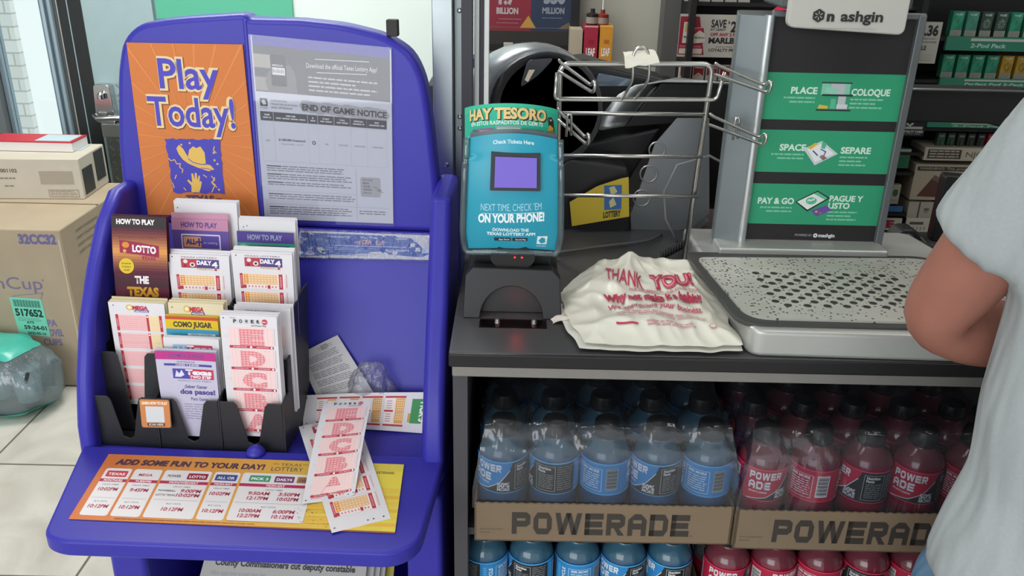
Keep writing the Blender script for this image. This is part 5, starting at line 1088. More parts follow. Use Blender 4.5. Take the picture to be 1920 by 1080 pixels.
mb = MB(); mb.prism(pxpoly([(1010, 150), (1040, 118), (1100, 112), (1130, 122), (1250, 150), (1270, 235), (1250, 300), (1040, 300), (1000, 260)], 1.70), 'y', .10, .2, tb); mb.obj('body', tm, bevel=.012, seg=3)
mb = MB(); mb.prism(rpoly(pxpoly([(1122, 137), (1190, 150), (1180, 162), (1112, 162)], 1.69), .006), 'y', .085, .10, mat('#4f6478', .2, coat=.6)); mb.obj('display', tm, bevel=.002)
# lower box with the yellow flank
mb = MB(); mb.prism(pxpoly([(1030, 330), (1068, 300), (1180, 318), (1186, 450), (1075, 470), (1030, 450)], 1.5), 'y', -.09, .1, tb); mb.prism(pxpoly([(1000, 290), (1240, 240), (1180, 340), (1000, 350)], 1.62), 'y', .02, .12, tb); mb.obj('printer_box', tm, bevel=.006)
yq = [loc3(at(1066, 372, 1.495)), loc3(at(1183, 330, 1.495)), loc3(at(1180, 404, 1.495)), loc3(at(1072, 422, 1.495))]
yp = pxpoly([(1068, 378), (1120, 348), (1163, 334), (1178, 331), (1179, 404), (1072, 422)], 1.495)
mb = MB(); mb.prism(yp, 'y', -.1115, -.1075, mat('#c9b03a', .45)); L0 = Vector((o0.x, 0, o0.z))
def yf(u, v, d=0): q = at(u, v, 1.487); return Vector((q.x - o0.x, -.1118 - d, q.z - o0.z))
A = Art(1, 1); A2 = [((1133, 348), (1166, 347), (1165, 392), (1133, 394), '#3f6aa8'), ((1142, 352), (1152, 349), (1158, 360), (1146, 366), '#c9c48a'), ((1142, 378), (1150, 370), (1156, 384), (1144, 390), '#c9c48a')]
for q in A2: mb.add([yf(*w, d=.0003 * (1 + A2.index(q))) for w in q[:4]], [(0, 1, 2, 3)], mat(q[4]))
A = Art(33, 14); A.text('LOTTERY', 0, 33, 14, 12, '#3a3a2c', .04); A.put(mb, lambda s, t, d=0: yf(1131 + 33 * s, 396 + 13 * t - 4 * s, .0004)); mb.obj('yellow_panel', tm, fix=False)
# cable on the counter
mb = MB(); mb.tube([Vector(q) for q in arc([atz(1045, 474, .916), atz(1130, 462, .916), atz(1215, 452, .916), atz(1240, 440, .916)], .03)], .003, mat('#55565a', .5), 8)
tag(mb.obj('cable', org=atz(1130, 462, .913), smooth='all'), 'thin grey cable running across the counter behind the rack', 'cable')
mb = MB(); mb.tube([at(1400, 330, 1.46), at(1330, 292, 1.46), at(1270, 310, 1.45), at(1245, 360, 1.44), at(1248, 410, 1.43), atz(1270, 455, .916)], .0022, mat('#77787a', .5), 8)
tag(mb.obj('cable', org=atz(1270, 455, .913), smooth='all'), 'grey cable hanging in a loop in front of the holed stand', 'cable')
# coiled cord end
mb = MB(); p0 = atz(1295, 458, .918); p1 = atz(1238, 488, .918); mb.tube([p0 + (p1 - p0) * (i / 90) + Vector((0, math.cos(i * .8) * .006, .007 + math.sin(i * .8) * .006)) for i in range(91)], .0022, tb, 6)
tag(mb.obj('coiled_cord', org=p0, smooth='all'), 'black coiled cord lying left of the checkout scanner', 'cord')

# ------------------------------------------------------------------ display on a holed silver stand
ds = thing('display_stand', 'black display with silver trim on a silver stand pierced by three round holes', 'stand', (.3, 1.56, .91))
o1 = Vector((.3, 1.56, .91))
def sp_(pts, Y): return [(p.x - o1.x, p.z - o1.z) for p in (at(u, v, Y) for u, v in pts)]
stm = mat('#84888b', .35, .6, var=.03)
YS = 1.52
out = sp_([(1135, 452), (1190, 452), (1300, 425), (1330, 400), (1330, 222), (1270, 222), (1228, 270), (1185, 395)], YS)
bm_ = bmesh.new()
def ringpts(c, r, k=20): return [(c[0] + r * math.cos(2 * math.pi * i / k), c[1] + r * math.sin(2 * math.pi * i / k)) for i in range(k)]
holes = [(sp_([(1232, 281)], YS)[0], .0135), (sp_([(1216, 326)], YS)[0], .0145), (sp_([(1203, 371)], YS)[0], .0145)]
mb = MB(); mb.prism(out, 'y', -.04, -.036, stm); so = mb.obj('stand_plate', ds)
cut = MB()
for c, r in holes: cut.prism(ringpts(c, r), 'y', -.06, -.01, stm)
co = cut.obj('cutter'); bo_ = so.modifiers.new('holes', 'BOOLEAN'); bo_.object = co; bo_.solver = 'EXACT'
dg = bpy.context.evaluated_depsgraph_get(); dg.update(); me = bpy.data.meshes.new_from_object(so.evaluated_get(dg)); so.modifiers.clear(); so.data = me; bpy.data.objects.remove(co)
for c, r in holes:
    MB().tube([(x, -.040, z) for x, z in ringpts(c, r + .001)], .0016, mat('#a5a8aa', .3, .7), 6, True).obj('hole_rim', so, smooth='all')
mb = MB(); mb.prism(sp_([(1165, 452), (1290, 450), (1330, 415), (1300, 430), (1190, 440)], YS), 'y', -.036, .12, stm); mb.obj('stand_foot', ds)
mb = MB(); mb.box((.0, -.03, .1), (.05, .1, .19), tb); mb.obj('swivel', ds)
# slab and its rolled silver edge
bz0 = at(1190, 165, 1.7).z; 
mb = MB(); mb.prism(sp_([(1170, 240), (1240, 155), (1925, 168), (1925, 250), (1850, 232), (1700, 228), (1400, 222)], 1.62), 'y', .06, .10, mat('#131214', .55)); mb.obj('black_slab', ds, bevel=.003)
e = [at(u, v, 1.62) - o1 for u, v in ((1925, 168), (1700, 163), (1500, 158), (1345, 152), (1240, 150), (1190, 158), (1158, 176), (1135, 205), (1118, 232), (1116, 240), (1128, 243))]
mb = MB(); vs = []
dep = [(.0, .10)] * 5 + [(-.0, .06)] * 2 + [(0, .06)] * 4
wv = [.010] * 4 + [.013, .016] + [.0] * 5
pts = [Vector((p.x, 0, p.z)) for p in e]
wd = [0, 0, 0, 0, .03, .055, .062, .062, .062, .062, .055]
strip_v = []; 
for p, w in zip(pts, wd): strip_v.append((Vector((p.x, .052, p.z)), Vector((p.x + w * 1.0, .052 + .02, p.z + w * .12 - (.008 if w == 0 else 0)))))
vs = [q for ab in strip_v for q in ab]; fs = [(2 * i, 2 * i + 1, 2 * i + 3, 2 * i + 2) for i in range(len(strip_v) - 1)]
mb.add(vs, fs, mat('#b3b6b8', .3, .7)); o = mb.obj('silver_trim', ds, smooth='all'); sd = o.modifiers.new('thickness', 'SOLIDIFY'); sd.thickness = .003

# ------------------------------------------------------------------ back wall: jackpot board, cartons, cigarette shelves
def on(name, pts, Y, depth, m, parent=None, org=None, bevel=0):
    P = [at(u, v, Y) for u, v in pts]; mb = MB(); mb.prism([(p.x, p.z) for p in P], 'y', Y, Y + depth, m); return mb
def flat(mb, u0, v0, u1, v1, Y, art=None, m=None, depth=.004, sl=.021):
    """rectangular panel facing the shop; returns the map for printing"""
    a = at(u0, v0, Y); b = at(u1, v0 + (u1 - u0) * sl, Y); c = at(u0, v1, Y); zt = (a.z + b.z) / 2; zb = c.z; x0, x1 = (a.x + c.x) / 2, b.x
    if m: mb.box((x0, Y, zb), (x1, Y + depth, zt), m)
    if art: art.put(mb, lambda s, t, d=0: Vector((x0 + (x1 - x0) * s, Y - d * 2, zt + (zb - zt) * t)), lay=.0003, base=.0006)
    return x0, x1, zb, zt
dkm = mat('#2a2a2b', .55, var=.05, scale=5); fix_m = mat('#1b1c1d', .5, var=.05, scale=5)
# jackpot board
A = Art(370, 260); A.rect(0, 0, 190, 190, '#7c2130'); A.rect(190, 0, 370, 190, '#26324a'); A.poly([(145, 176), (180, 112), (212, 176)], '#b0863a'); A.poly([(300, 176), (345, 142), (360, 176)], '#6b5a3c'); A.rect(0, 190, 370, 260, '#2b2826')
A.text('1.7', 58, 128, 55, 62, '#a39a9c', .06); A.text('BILLION', 50, 138, 105, 30, '#b0a6a8', .04); A.text('350', 240, 328, 48, 62, '#858b96', .06); A.text('MILLION', 236, 325, 100, 30, '#858b96', .04)
A.lines(60, 150, 130, 134, 1, '#9c8084', .8, 0); A.lines(50, 140, 150, 153, 1, '#9c8084', .8, 0); A.lines(235, 320, 120, 126, 1, '#5f6a7c', .8, 0); A.lines(20, 320, 172, 175, 1, '#77656a', .8, 0)
mb = MB(); a = at(903, -60, 3.24); b = at(1083, 98, 3.24); mb.box((a.x, 3.24, b.z), (b.x, 3.29, a.z + .35), dkm); A0 = at(908, 0, 3.239); B0 = at(1076, 85, 3.239)
w_ = B0.x - A0.x; zt = at(980, 0, 3.239).z + .03; zb = at(980, 84, 3.239).z
A.put(mb, lambda s, t, d=0: Vector((A0.x + w_ * s, 3.2395 - d * 2, at(980, -14, 3.239).z * (1 - t) + zb * t)), lay=.0003, base=.0005)
mb.box((b.x - .03, 3.225, b.z), (b.x, 3.24, a.z + .35), mat('#1d1d1e', .4)); mb.box((a.x, 3.225, b.z), (b.x, 3.24, b.z + .02), mat('#1d1d1e', .4))
tag(mb.obj('jackpot_board', org=(a.x, 3.26, b.z), fix=False), 'framed red and blue jackpot board reading BILLION and MILLION on the wall', 'sign')
# grey pilaster and back cabinet
pl = MB().box((at(1236, 60, 3.28).x, 3.2, 0), (at(1268, 60, 3.28).x, 3.3, WZ), mat('#5c5b59', .7, var=.02)); struct('trim_2', pl)
cb = MB(); z92 = at(1120, 148, 3.1).z; cb.box((-.3, 2.9, 0), (.56, 3.24, z92), dkm); tag(cb.obj('back_cabinet', org=(.13, 3.05, 0), bevel=.004), 'dark cabinet under the jackpot board against the back wall', 'cabinet')
# leaf cartons
def pack(name, label, cat, u0, v0, u1, v1, Y, depth, base, art=None, group=None):
    mb = MB(); x0, x1, zb, zt = flat(mb, u0, v0, u1, v1, Y, art, mat(base, .5), depth)
    return tag(mb.obj(name, org=((x0 + x1) / 2, Y + depth / 2, zb), fix=False), label, cat, group)
for (u0, u1, c, nm) in ((1094, 1122, '#a3213c', 'red'), (1123, 1150, '#d1902c', 'orange')):
    A = Art(60, 140); A.rect(0, 0, 60, 140, c); A.rect(0, 0, 60, 4, '#d9a0a0' if nm == 'red' else '#e0b060'); A.text('LEAF', 10, 50, 78, 20, '#e8e0dc', .05); A.rect(20, 36, 44, 46, '#8a1c30' if nm == 'red' else '#b36a22'); A.lines(18, 44, 92, 100, 2, '#e8cfc8', .5, 0); A.rect(0, 112, 60, 120, '#d8c9c4' if nm == 'red' else '#d9b96a')
    pack('carton', '%s LEAF carton standing beside the jackpot board' % nm, 'carton', u0, 48, u1, 148, 3.12, .1, c, A)
pack('carton', 'cream carton standing left of the red LEAF carton', 'carton', 1068, 55, 1093, 148, 3.13, .1, '#b0a590')
for (u, c, nm, v0) in ((1110, '#26221f', 'black', 16), (1129, '#7d2b22', 'red brown', 18)):
    mb = MB(); a = at(u, 50, 3.16); hgt = at(u, v0, 3.16).z - a.z; mb.lathe([(.020, 0), (.022, .005), (.022, hgt * .72), (.008, hgt * .8), (.008, hgt)], (a.x, 3.16, a.z), mat(c, .3), 16); mb.lathe([(.0225, hgt * .2), (.0225, hgt * .55)], (a.x, 3.16, a.z), mat('#8d8378', .5), 16, False)
    if nm != 'black': mb.lathe([(.004, hgt), (.003, hgt + .05)], (a.x, 3.16, a.z), mat('#c9c6bf', .4), 10)
    tag(mb.obj('bottle', org=(a.x, 3.16, a.z), smooth=True), 'small %s bottle on top of the LEAF cartons' % nm, 'bottle')
pack('card', 'small white card on the cabinet right of the jackpot board', 'card', 1042, 102, 1066, 156, 3.0, .01, '#c9c4b8')
# clutter on top of the terminal area
pack('paper_note', 'white paper scrap sticking up behind the silver terminal cover', 'paper', 944, 80, 962, 120, 1.70, .004, '#cfcbbd')
mb = MB(); p = at(912, 108, 2.98); mb.box((p.x - .08, 2.95, z92 + .05), (p.x + .05, 3.05, p.z), mat('#2a3f7c', .5)); mb.box((p.x - .08, 2.95, z92), (p.x + .04, 3.05, z92 + .05), mat('#7c9a3a', .5)); tag(mb.obj('supply_box', org=(p.x, 3.0, z92)), 'blue and green box behind the silver terminal cover', 'box')
# cigarette fixture
fx = thing('cigarette_rack', 'black cigarette shelving on the back wall behind the checkout', 'shelving', (1.3, 3.25, 0))
f_ = lambda x, y, z: (x - 1.3, y - 3.25, z)
xl = at(1268, 60, 3.25).x
MB().box(f_(xl, 3.27, 0), f_(2.6, 3.298, 2.1), fix_m).obj('back_board', fx); 
for x in (xl, 1.36): MB().box(f_(x, 3.02, 0), f_(x + .02, 3.27, 2.1), fix_m).obj('upright', fx)
def zz(v, Y=3.1): return at(1800, v, Y).z
for v in (68, 147, 236, 283, 320, 396, 436): MB().box(f_(1.38, 3.06, zz(v) - .012), f_(2.6, 3.27, zz(v)), fix_m).obj('shelf', fx)
for v in (2, 152): z = at(1310, v, 3.1).z; MB().box(f_(xl + .02, 3.06, z - .012), f_(1.36, 3.27, z), fix_m).obj('shelf', fx)
z = at(1310, 400, 3.1).z; MB().box(f_(xl + .02, 3.06, z - .012), f_(1.36, 3.27, z), fix_m).obj('shelf', fx)
teal2 = mat('#2f6f5c', .4)
for v0, v1, u0 in ((68, 94, 1774), (146, 162, 1762), (229, 238, 1738)):
    mb = MB(); A = Art(400, 30); A.rect(0, 0, 400, 30, '#2f7560'); A.rect(60, 3, 400, 9, '#a9b0ab'); A.text('2-Pod Pack' if v0 < 100 else ('Perfect Pod 2-Pack' if v0 < 200 else '2-Pod Pack'), 62, 62 + (90 if v0 < 100 else 150), 23, 9, '#9cc4b5', .03, .1)
    x0, x1, zb, zt = flat(mb, u0, v0, u0 + 300, v1, 3.045, A, teal2, .012); o = mb.obj('price_strip', fx, fix=False); o.data.transform(Matrix.Translation((-1.3, -3.25, 0)))
# discount signs
A = Art(300, 190); A.rect(0, 0, 300, 190, '#b5b2aa'); A.poly([(0, 10), (66, 10), (92, 180), (0, 180)], '#8c1e33')
A.poly([(14, 34), (50, 36), (52, 128), (12, 128)], '#c9c3b6'); A.poly([(18, 40), (46, 42), (47, 72), (30, 64), (18, 80)], '#b5a56a'); A.poly([(50, 60), (84, 56), (92, 124), (46, 130)], '#c9c3b6'); A.poly([(52, 62), (82, 58), (86, 82), (70, 70), (50, 90)], '#9c2138'); A.text('Marlboro', 16, 48, 104, 9, '#55524e', .02); A.text('Marlboro', 54, 88, 106, 9, '#55524e', .02)
A.rect(4, 138, 80, 148, '#b5566a'); A.rect(4, 152, 84, 176, '#c4bfb2')
A.text('SAVE', 108, 160, 55, 34, '#26262a', .03); A.text('$', 166, 172, 38, 12, '#26262a', .03); A.text('2.60', 176, 246, 74, 46, '#26262a', .035); A.text('AT LEAST', 106, 160, 70, 10, '#3a3a3e', .03); A.text('OFF ANY 2 PACKS OF', 108, 256, 94, 14, '#9c2a3f', .04); A.text('MARLBORO', 104, 258, 126, 25, '#26262a', .045); A.text("WITH THIS STORE'S", 130, 238, 146, 7, '#6a6a6a', .01); A.text('LOYALTY PROGRAM', 108, 250, 163, 13, '#3a3a3e', .03)
pack('sale_sign', 'red and white SAVE 2.60 MARLBORO sign on the cigarette shelves', 'sign', 1273, 26, 1440, 106, 3.05, .006, '#b5b2aa', A)
A = Art(100, 125); A.rect(0, 0, 100, 125, '#a9a9a0'); A.text('8.36', 35, 92, 40, 30, '#26262a', .045); A.text('WHEN YOU BUY 2', 50, 92, 52, 4, '#55554f', .02); A.text('WITH LOYALTY PROGRAM', 45, 92, 62, 4, '#55554f', .03); A.text('NEXT', 8, 40, 68, 12, '#33332f', .03); A.text('CAPSULE', 6, 66, 84, 13, '#33332f', .03); A.rect(34, 97, 86, 117, '#95958c'); A.rect(35, 98, 85, 116, '#a3a39a')
pack('price_sign', 'white 8.36 price sign right of the checkout tower', 'sign', 1696, 40, 1768, 118, 3.04, .006, '#a9a9a0', A)
# packs
def cig_art(top='#8a1f2c'):
    A = Art(56, 90); A.rect(0, 0, 56, 90, '#bab4aa'); A.poly([(4, 6), (52, 6), (52, 62), (28, 42), (4, 62)], top); A.rect(8, 12, 48, 18, '#c9b4ac'); A.rect(8, 24, 48, 28, '#6d2028'); A.ell(28, 58, 5, 3, '#6d655c'); return A
for i in range(5):
    pack('cigarette_pack', 'red and white cigarette pack, %s of the row under the SAVE sign' % ('leftmost', 'second', 'third', 'fourth', 'fifth')[i], 'cigarette pack', 1274 + i * 24.6, 121 + i * .4, 1297 + i * 24.6, 151 + i * .4, 3.08, .022, '#bab4aa', cig_art(), 'red cigarette packs under the sale sign')
for i in range(5):
    A = Art(56, 30); A.rect(0, 0, 56, 30, '#b5b2ac'); A.rect(4, 0, 52, 12, '#c4c1ba')
    pack('cigarette_pack', 'pale cigarette pack on the top shelf over the SAVE sign', 'cigarette pack', 1286 + i * 25, -26, 1309 + i * 25, 2 + i * .5, 3.08, .022, '#b5b2ac', A, 'pale cigarette packs on the top shelf')
def vuse(c, c2, logo=True, floral=False):
    A = Art(60, 100); A.rect(0, 0, 60, 100, c); A.poly([(0, 50), (40, 0), (60, 0), (60, 30), (20, 74), (0, 74)], c2)
    if logo: A.text('VUSE', 12, 50, 16, 8, '#a9bdb4', .05, .15)
    if floral:
        for k in range(10): a = k * .628; A.poly([(30 + 4 * math.cos(a), 48 + 4 * math.sin(a)), (30 + 20 * math.cos(a - .12), 48 + 20 * math.sin(a - .12)), (30 + 20 * math.cos(a + .12), 48 + 20 * math.sin(a + .12))], '#9aa39d' if c != '#a8842f' else '#5a4520')
    else: A.ell(30, 40, 8, 12, c)
    A.rect(0, 76, 60, 100, '#96968e'); A.lines(6, 54, 80, 98, 4, '#77776f', .35); return A
ords = ('first', 'second', 'third', 'fourth', 'fifth', 'sixth', 'seventh', 'eighth')
for i, (c, c2, fl, lab) in enumerate((('#2a7f63', '#359273', 0, 'green'), ('#3b7f6c', '#478a76', 0, 'dull green'), ('#33473f', '#3a5047', 1, 'dark patterned'), ('#33473f', '#3d534a', 1, 'dark patterned'), ('#2a7f63', '#359273', 0, 'green'), ('#2f7a62', '#3a8a70', 0, 'green'))):
    pack('vape_pack', '%s vape pack, %s from the left on the upper shelf' % (lab, ords[i]), 'vape pack', 1784 + i * 27.5, 21 + i * .6, 1810 + i * 27.5, 67 + i * .6, 3.08, .03, c, vuse(c, c2, True, fl), 'vape packs on the upper shelf')
for i, (c, c2, fl, lab) in enumerate((('#2a7f63', '#359273', 0, 'green'),) * 4 + (('#a8842f', '#b5923c', 1, 'gold'),) * 2):
    pack('vape_pack', '%s vape pack, %s from the left on the second shelf' % (lab, ords[i]), 'vape pack', 1766 + i * 27.6, 102 + i * .6, 1792 + i * 27.6, 145 + i * .6, 3.08, .03, c, vuse(c, c2, True, fl), 'vape packs on the second shelf')
for i, (c, lab) in enumerate((('#3a5a4c', 'grey green'), ('#2b4a3c', 'dark green'), ('#353a37', 'charcoal'), ('#2f3532', 'charcoal'), ('#2b302d', 'black'), ('#a02238', 'red'), ('#2a7f5a', 'bright green'))):
    A = Art(50, 90); A.rect(0, 0, 50, 90, c); A.rect(8, 10, 42, 20, '#77807a'); A.rect(16, 34, 22, 84, '#1d211f'); A.rect(28, 34, 34, 84, '#5a5348')
    pack('vape_pack', '%s slim pack, %s from the left above the white NJOY box' % (lab, ords[i]), 'vape pack', 1757 + i * 18.7, 249 + i * .4, 1774 + i * 18.7, 281 + i * .4, 3.09, .02, c, A, 'slim packs above the NJOY box')
A = Art(300, 42); A.rect(0, 0, 300, 42, '#b3aa9c'); A.rect(8, 6, 92, 36, '#3a3936')
for k in range(3): A.lines(12, 86, 9 + k * 9, 14 + k * 9, 1, '#a9a296', .9, 0)
A.text('NJOY', 104, 166, 29, 17, '#4d4a45', -.005); A.text('Daily', 172, 224, 29, 17, '#33312e', .04); A.text('Disposable', 236, 330, 29, 17, '#33312e', .04)
pack('display_box', 'long white NJOY Daily box on the shelf above the larger NJOY box', 'display box', 1733, 276, 1960, 300, 3.06, .12, '#b3aa9c', A)
A = Art(300, 120); A.rect(0, 0, 300, 120, '#a89d8e'); A.rect(6, 6, 300, 20, '#33322f'); A.text('WARNING: This product contains nicotine.', 12, 290, 16, 8, '#a89d8e', .02); A.poly([(20, 108), (64, 34), (110, 60), (96, 110)], '#5a3a34'); A.poly([(64, 34), (110, 60), (104, 74), (56, 48)], '#6d5f58'); A.poly([(116, 38), (160, 62), (150, 70), (106, 50)], '#4a6a56'); A.text('NJOY', 178, 232, 62, 15, '#5a544c', .0)
pack('display_box', 'large beige NJOY box with brown packs printed on it', 'display box', 1711, 308, 1900, 374, 3.06, .12, '#a89d8e', A)
A = Art(100, 50); A.rect(0, 0, 100, 50, '#1c1d1e'); A.rect(4, 16, 92, 25, '#a9aaa6'); A.poly([(40, 2), (48, 10), (56, 2), (62, 6), (50, 16), (36, 8)], '#b5b6b2'); A.text('OUR LOYALTY CARD', 2, 96, 38, 8, '#b5b6b2', .05); A.text('SCAN YOUR CARD', 20, 88, 45, 4, '#8a8b88', .02)
pack('sign', 'black LOYALTY CARD sign right of the checkout tower', 'sign', 1676, 228, 1736, 254, 3.04, .004, '#1c1d1e', A)
for i, (u0, v0) in enumerate(((1672, 277), (1683, 279))):
    A = Art(50, 60); A.rect(0, 0, 50, 60, '#256a4c'); A.rect(0, 0, 50, 22, '#a3aca5'); A.text('Newport' if 0 else '', 2, 20, 12, 5, '#333')if 0 else None
    pack('cigarette_pack', ('left', 'right')[i] + ' green and white pack beside the tower below the loyalty sign', 'cigarette pack', u0, v0, u0 + 26, v0 + 36, 3.09 - i * .02, .02, '#256a4c', A)
for i, u0 in enumerate((1652, 1669)):
    A = Art(50, 90); A.rect(0, 0, 50, 90, '#a39f90'); A.ell(25, 38, 15, 17, '#2b5a3c'); A.rect(8, 70, 42, 74, '#857f70')
    pack('cigarette_pack', ('left', 'right')[i] + ' beige pack with green disc beside the tower foot', 'cigarette pack', u0, 346, u0 + 21, 382, 3.08 - i * .01, .02, '#a39f90', A)
A = Art(100, 30); A.rect(0, 0, 100, 30, '#2f5f9c'); pack('price_strip', 'plain blue shelf strip beside the tower foot', 'shelf strip', 1640, 386, 1693, 396, 3.05, .006, '#2f5f9c', A)
A = Art(100, 50); A.rect(0, 0, 100, 50, '#b3aea4'); A.text('SAVE', 4, 82, 38, 30, '#8c1e33', .06); pack('sale_sign', 'white sign with red SAVE letters at the foot of the tower', 'sign', 1610, 408, 1692, 430, 3.05, .006, '#b3aea4', A)
A = Art(100, 70); A.rect(0, 0, 100, 70, '#a8a498'); A.rect(40, 0, 46, 70, '#4a4844'); A.text('RED', 64, 84, 36, 9, '#33312e', .04); A.lines(64, 84, 40, 48, 2, '#55524c', .4); pack('carton', 'pale grey carton with dark stripe beside the black monitor', 'carton', 1702, 378, 1752, 408, 3.06, .1, '#a8a498', A)
A = Art(100, 40); A.rect(0, 0, 100, 40, '#bdb8ae'); A.rect(12, 10, 62, 18, '#55514a'); A.many([(14 + k * 13, 24, 19 + k * 13, 34) for k in range(5)], '#8a857c'); pack('price_card', 'white price card under the striped carton', 'price card', 1698, 409, 1752, 434, 3.05, .006, '#bdb8ae', A)

# ------------------------------------------------------------------ things on the counter right of the tower
mo = thing('monitor', 'black monitor seen from behind, half hidden by the grey shirt', 'monitor', (1.0, 1.72, .91), math.radians(-8))
a = at(1752, 345, 1.72); w2 = .14
mb = MB(); mb.prism(rpoly([(-.045, .0), (.25, .0), (.25, .112), (-.045, .125)], .008), 'y', -.02, .01, mat('#1a1a1c', .4)); mb.box((.0, .01, .02), (.2, .03, .1), tb); mb.obj('shell', mo, bevel=.003)
mb = MB(); mb.box((.045, -.0215, .075), (.065, -.02, .081), mat('#b5b5b8', .3)); mb.lathe([(.004, 0), (.002, .003)], (.02, -.021, .045), mat('#d9d9dc', .2), 10); mb.obj('ports', mo)
mo.location = (at(1752, 400, 1.5).x + .045, 1.5, .91)
sc = thing('barcode_scanner', 'small black hand scanner lying right of the tower', 'barcode scanner', atz(1688, 470, .9105))
mb = MB(); mb.prism(rpoly([(-.022, 0), (.022, 0), (.024, .03), (.012, .046), (-.012, .046), (-.024, .03)], .008), 'y', -.02, .02, tb); mb.obj('body', sc, bevel=.004)
MB().tube([(.01 * math.cos(a) - .002, -.021, .024 + .013 * math.sin(a)) for a in (i * .5236 for i in range(12))], .003, mat('#4a4a4e', .3), 8, True).obj('trigger_ring', sc, smooth='all')
for k, (pts, lab) in enumerate(((((1640, 470), (1665, 440), (1720, 452), (1760, 470), (1800, 462)), 'black cable bundle passing behind the small scanner'), (((1705, 440), (1730, 448), (1745, 466), (1790, 474)), 'black cable looping down from the monitor'))):
    mb = MB(); mb.tube([atz(u, v, .922 + .006 * (i % 2)) for i, (u, v) in enumerate(pts)], .004, tb, 8); tag(mb.obj('cable', org=atz(*pts[0], .911), smooth='all'), lab, 'cable')
# ------------------------------------------------------------------ people
skin = mat('#9b6759', .5, 0, .35, var=.06, scale=24, name='skin'); 
def heather(h, nm):
    m = bpy.data.materials.new(nm); m.use_nodes = True; nt = m.node_tree; b = nt.nodes['Principled BSDF']; b.inputs['Roughness'].default_value = .9; b.inputs['Specular IOR Level'].default_value = .15
    tc = nt.nodes.new('ShaderNodeTexCoord'); n = nt.nodes.new('ShaderNodeTexNoise'); n.inputs['Scale'].default_value = 260; n.inputs['Detail'].default_value = 3; r = nt.nodes.new('ShaderNodeMapRange'); r.inputs[3].default_value = .9; r.inputs[4].default_value = 1.08
    sc_ = nt.nodes.new('ShaderNodeVectorMath'); sc_.operation = 'SCALE'; sc_.inputs[0].default_value = rgb(h)[:3]
    nt.links.new(tc.outputs['Object'], n.inputs['Vector']); nt.links.new(n.outputs['Fac'], r.inputs[0]); nt.links.new(r.outputs[0], sc_.inputs['Scale']); nt.links.new(sc_.outputs[0], b.inputs['Base Color'])
    n2 = nt.nodes.new('ShaderNodeTexNoise'); n2.inputs['Scale'].default_value = 9; n2.inputs['Detail'].default_value = 2; mp = nt.nodes.new('ShaderNodeMapping'); mp.inputs['Scale'].default_value = (1.6, 1.6, .45); mp.inputs['Rotation'].default_value = (0, .5, 0)
    bp = nt.nodes.new('ShaderNodeBump'); bp.inputs['Strength'].default_value = .9; bp.inputs['Distance'].default_value = .03
    nt.links.new(tc.outputs['Object'], mp.inputs[0]); nt.links.new(mp.outputs[0], n2.inputs['Vector']); nt.links.new(n2.outputs['Fac'], bp.inputs['Height']); nt.links.new(bp.outputs[0], b.inputs['Normal'])
    return m
def skinned(name, chains, m, parent, org, sub=2, root=0):
    """chains of (point, radius); chains that share a point join there"""
    vs = []; ed = []; rad = []; idx = {}
    for ch in chains:
        prev = None
        for p, r in ch:
            k = tuple(round(c, 4) for c in p)
            if k not in idx: idx[k] = len(vs); vs.append(Vector(p) - Vector(org)); rad.append(r if isinstance(r, tuple) else (r, r))
            i = idx[k]
            if prev is not None and prev != i: ed.append((prev, i))
            prev = i
    me = bpy.data.meshes.new(name); me.from_pydata(vs, ed, []); me.materials.append(m)
    o = bpy.data.objects.new(name, me); COL.objects.link(o); o.parent = parent
    s = o.modifiers.new('skin', 'SKIN'); s.use_smooth_shade = True
    for i, d in enumerate(me.skin_vertices[0].data): d.radius = rad[i]; d.use_root = (i == root)
    if sub: z = o.modifiers.new('sub', 'SUBSURF'); z.levels = sub; z.render_levels = sub
    return o
def loft(rings, n=28):
    out = []
    for (c, rx, ry, yaw) in rings:
        c = Vector(c); out.append([c + Vector((rx * math.copysign(abs(math.cos(a)) ** .85, math.cos(a)) * math.cos(yaw) - ry * math.sin(a) * math.sin(yaw), rx * math.copysign(abs(math.cos(a)) ** .85, math.cos(a)) * math.sin(yaw) + ry * math.sin(a) * math.cos(yaw), 0)) for a in (2 * math.pi * i / n for i in range(n))])
    return out
def limb(path, n=20):
    """rings square to a path of (point, radius)"""
    P = [Vector(p) for p, r in path]; out = []
    for i, (p, r) in enumerate(path):
        t = (P[min(i + 1, len(P) - 1)] - P[max(i - 1, 0)]).normalized(); a = t.orthogonal().normalized() if i == 0 else (pa - t * pa.dot(t)).normalized(); pa = a; b = t.cross(a)
        out.append([P[i] + (a * math.cos(q) + b * math.sin(q)) * r for q in (2 * math.pi * k / n for k in range(n))])
    return out
def cloth(name, parent, org, shells, m, voxel=.012):
    mb = MB()
    for s in shells: mb.rings([[Vector(p) - Vector(org) for p in r] for r in s], m)
    o = mb.obj(name, parent, smooth='all')
    r = o.modifiers.new('merge', 'REMESH'); r.mode = 'VOXEL'; r.voxel_size = voxel; r.use_smooth_shade = True
    s = o.modifiers.new('soft', 'SMOOTH'); s.iterations = 6; s.factor = .5
    return o
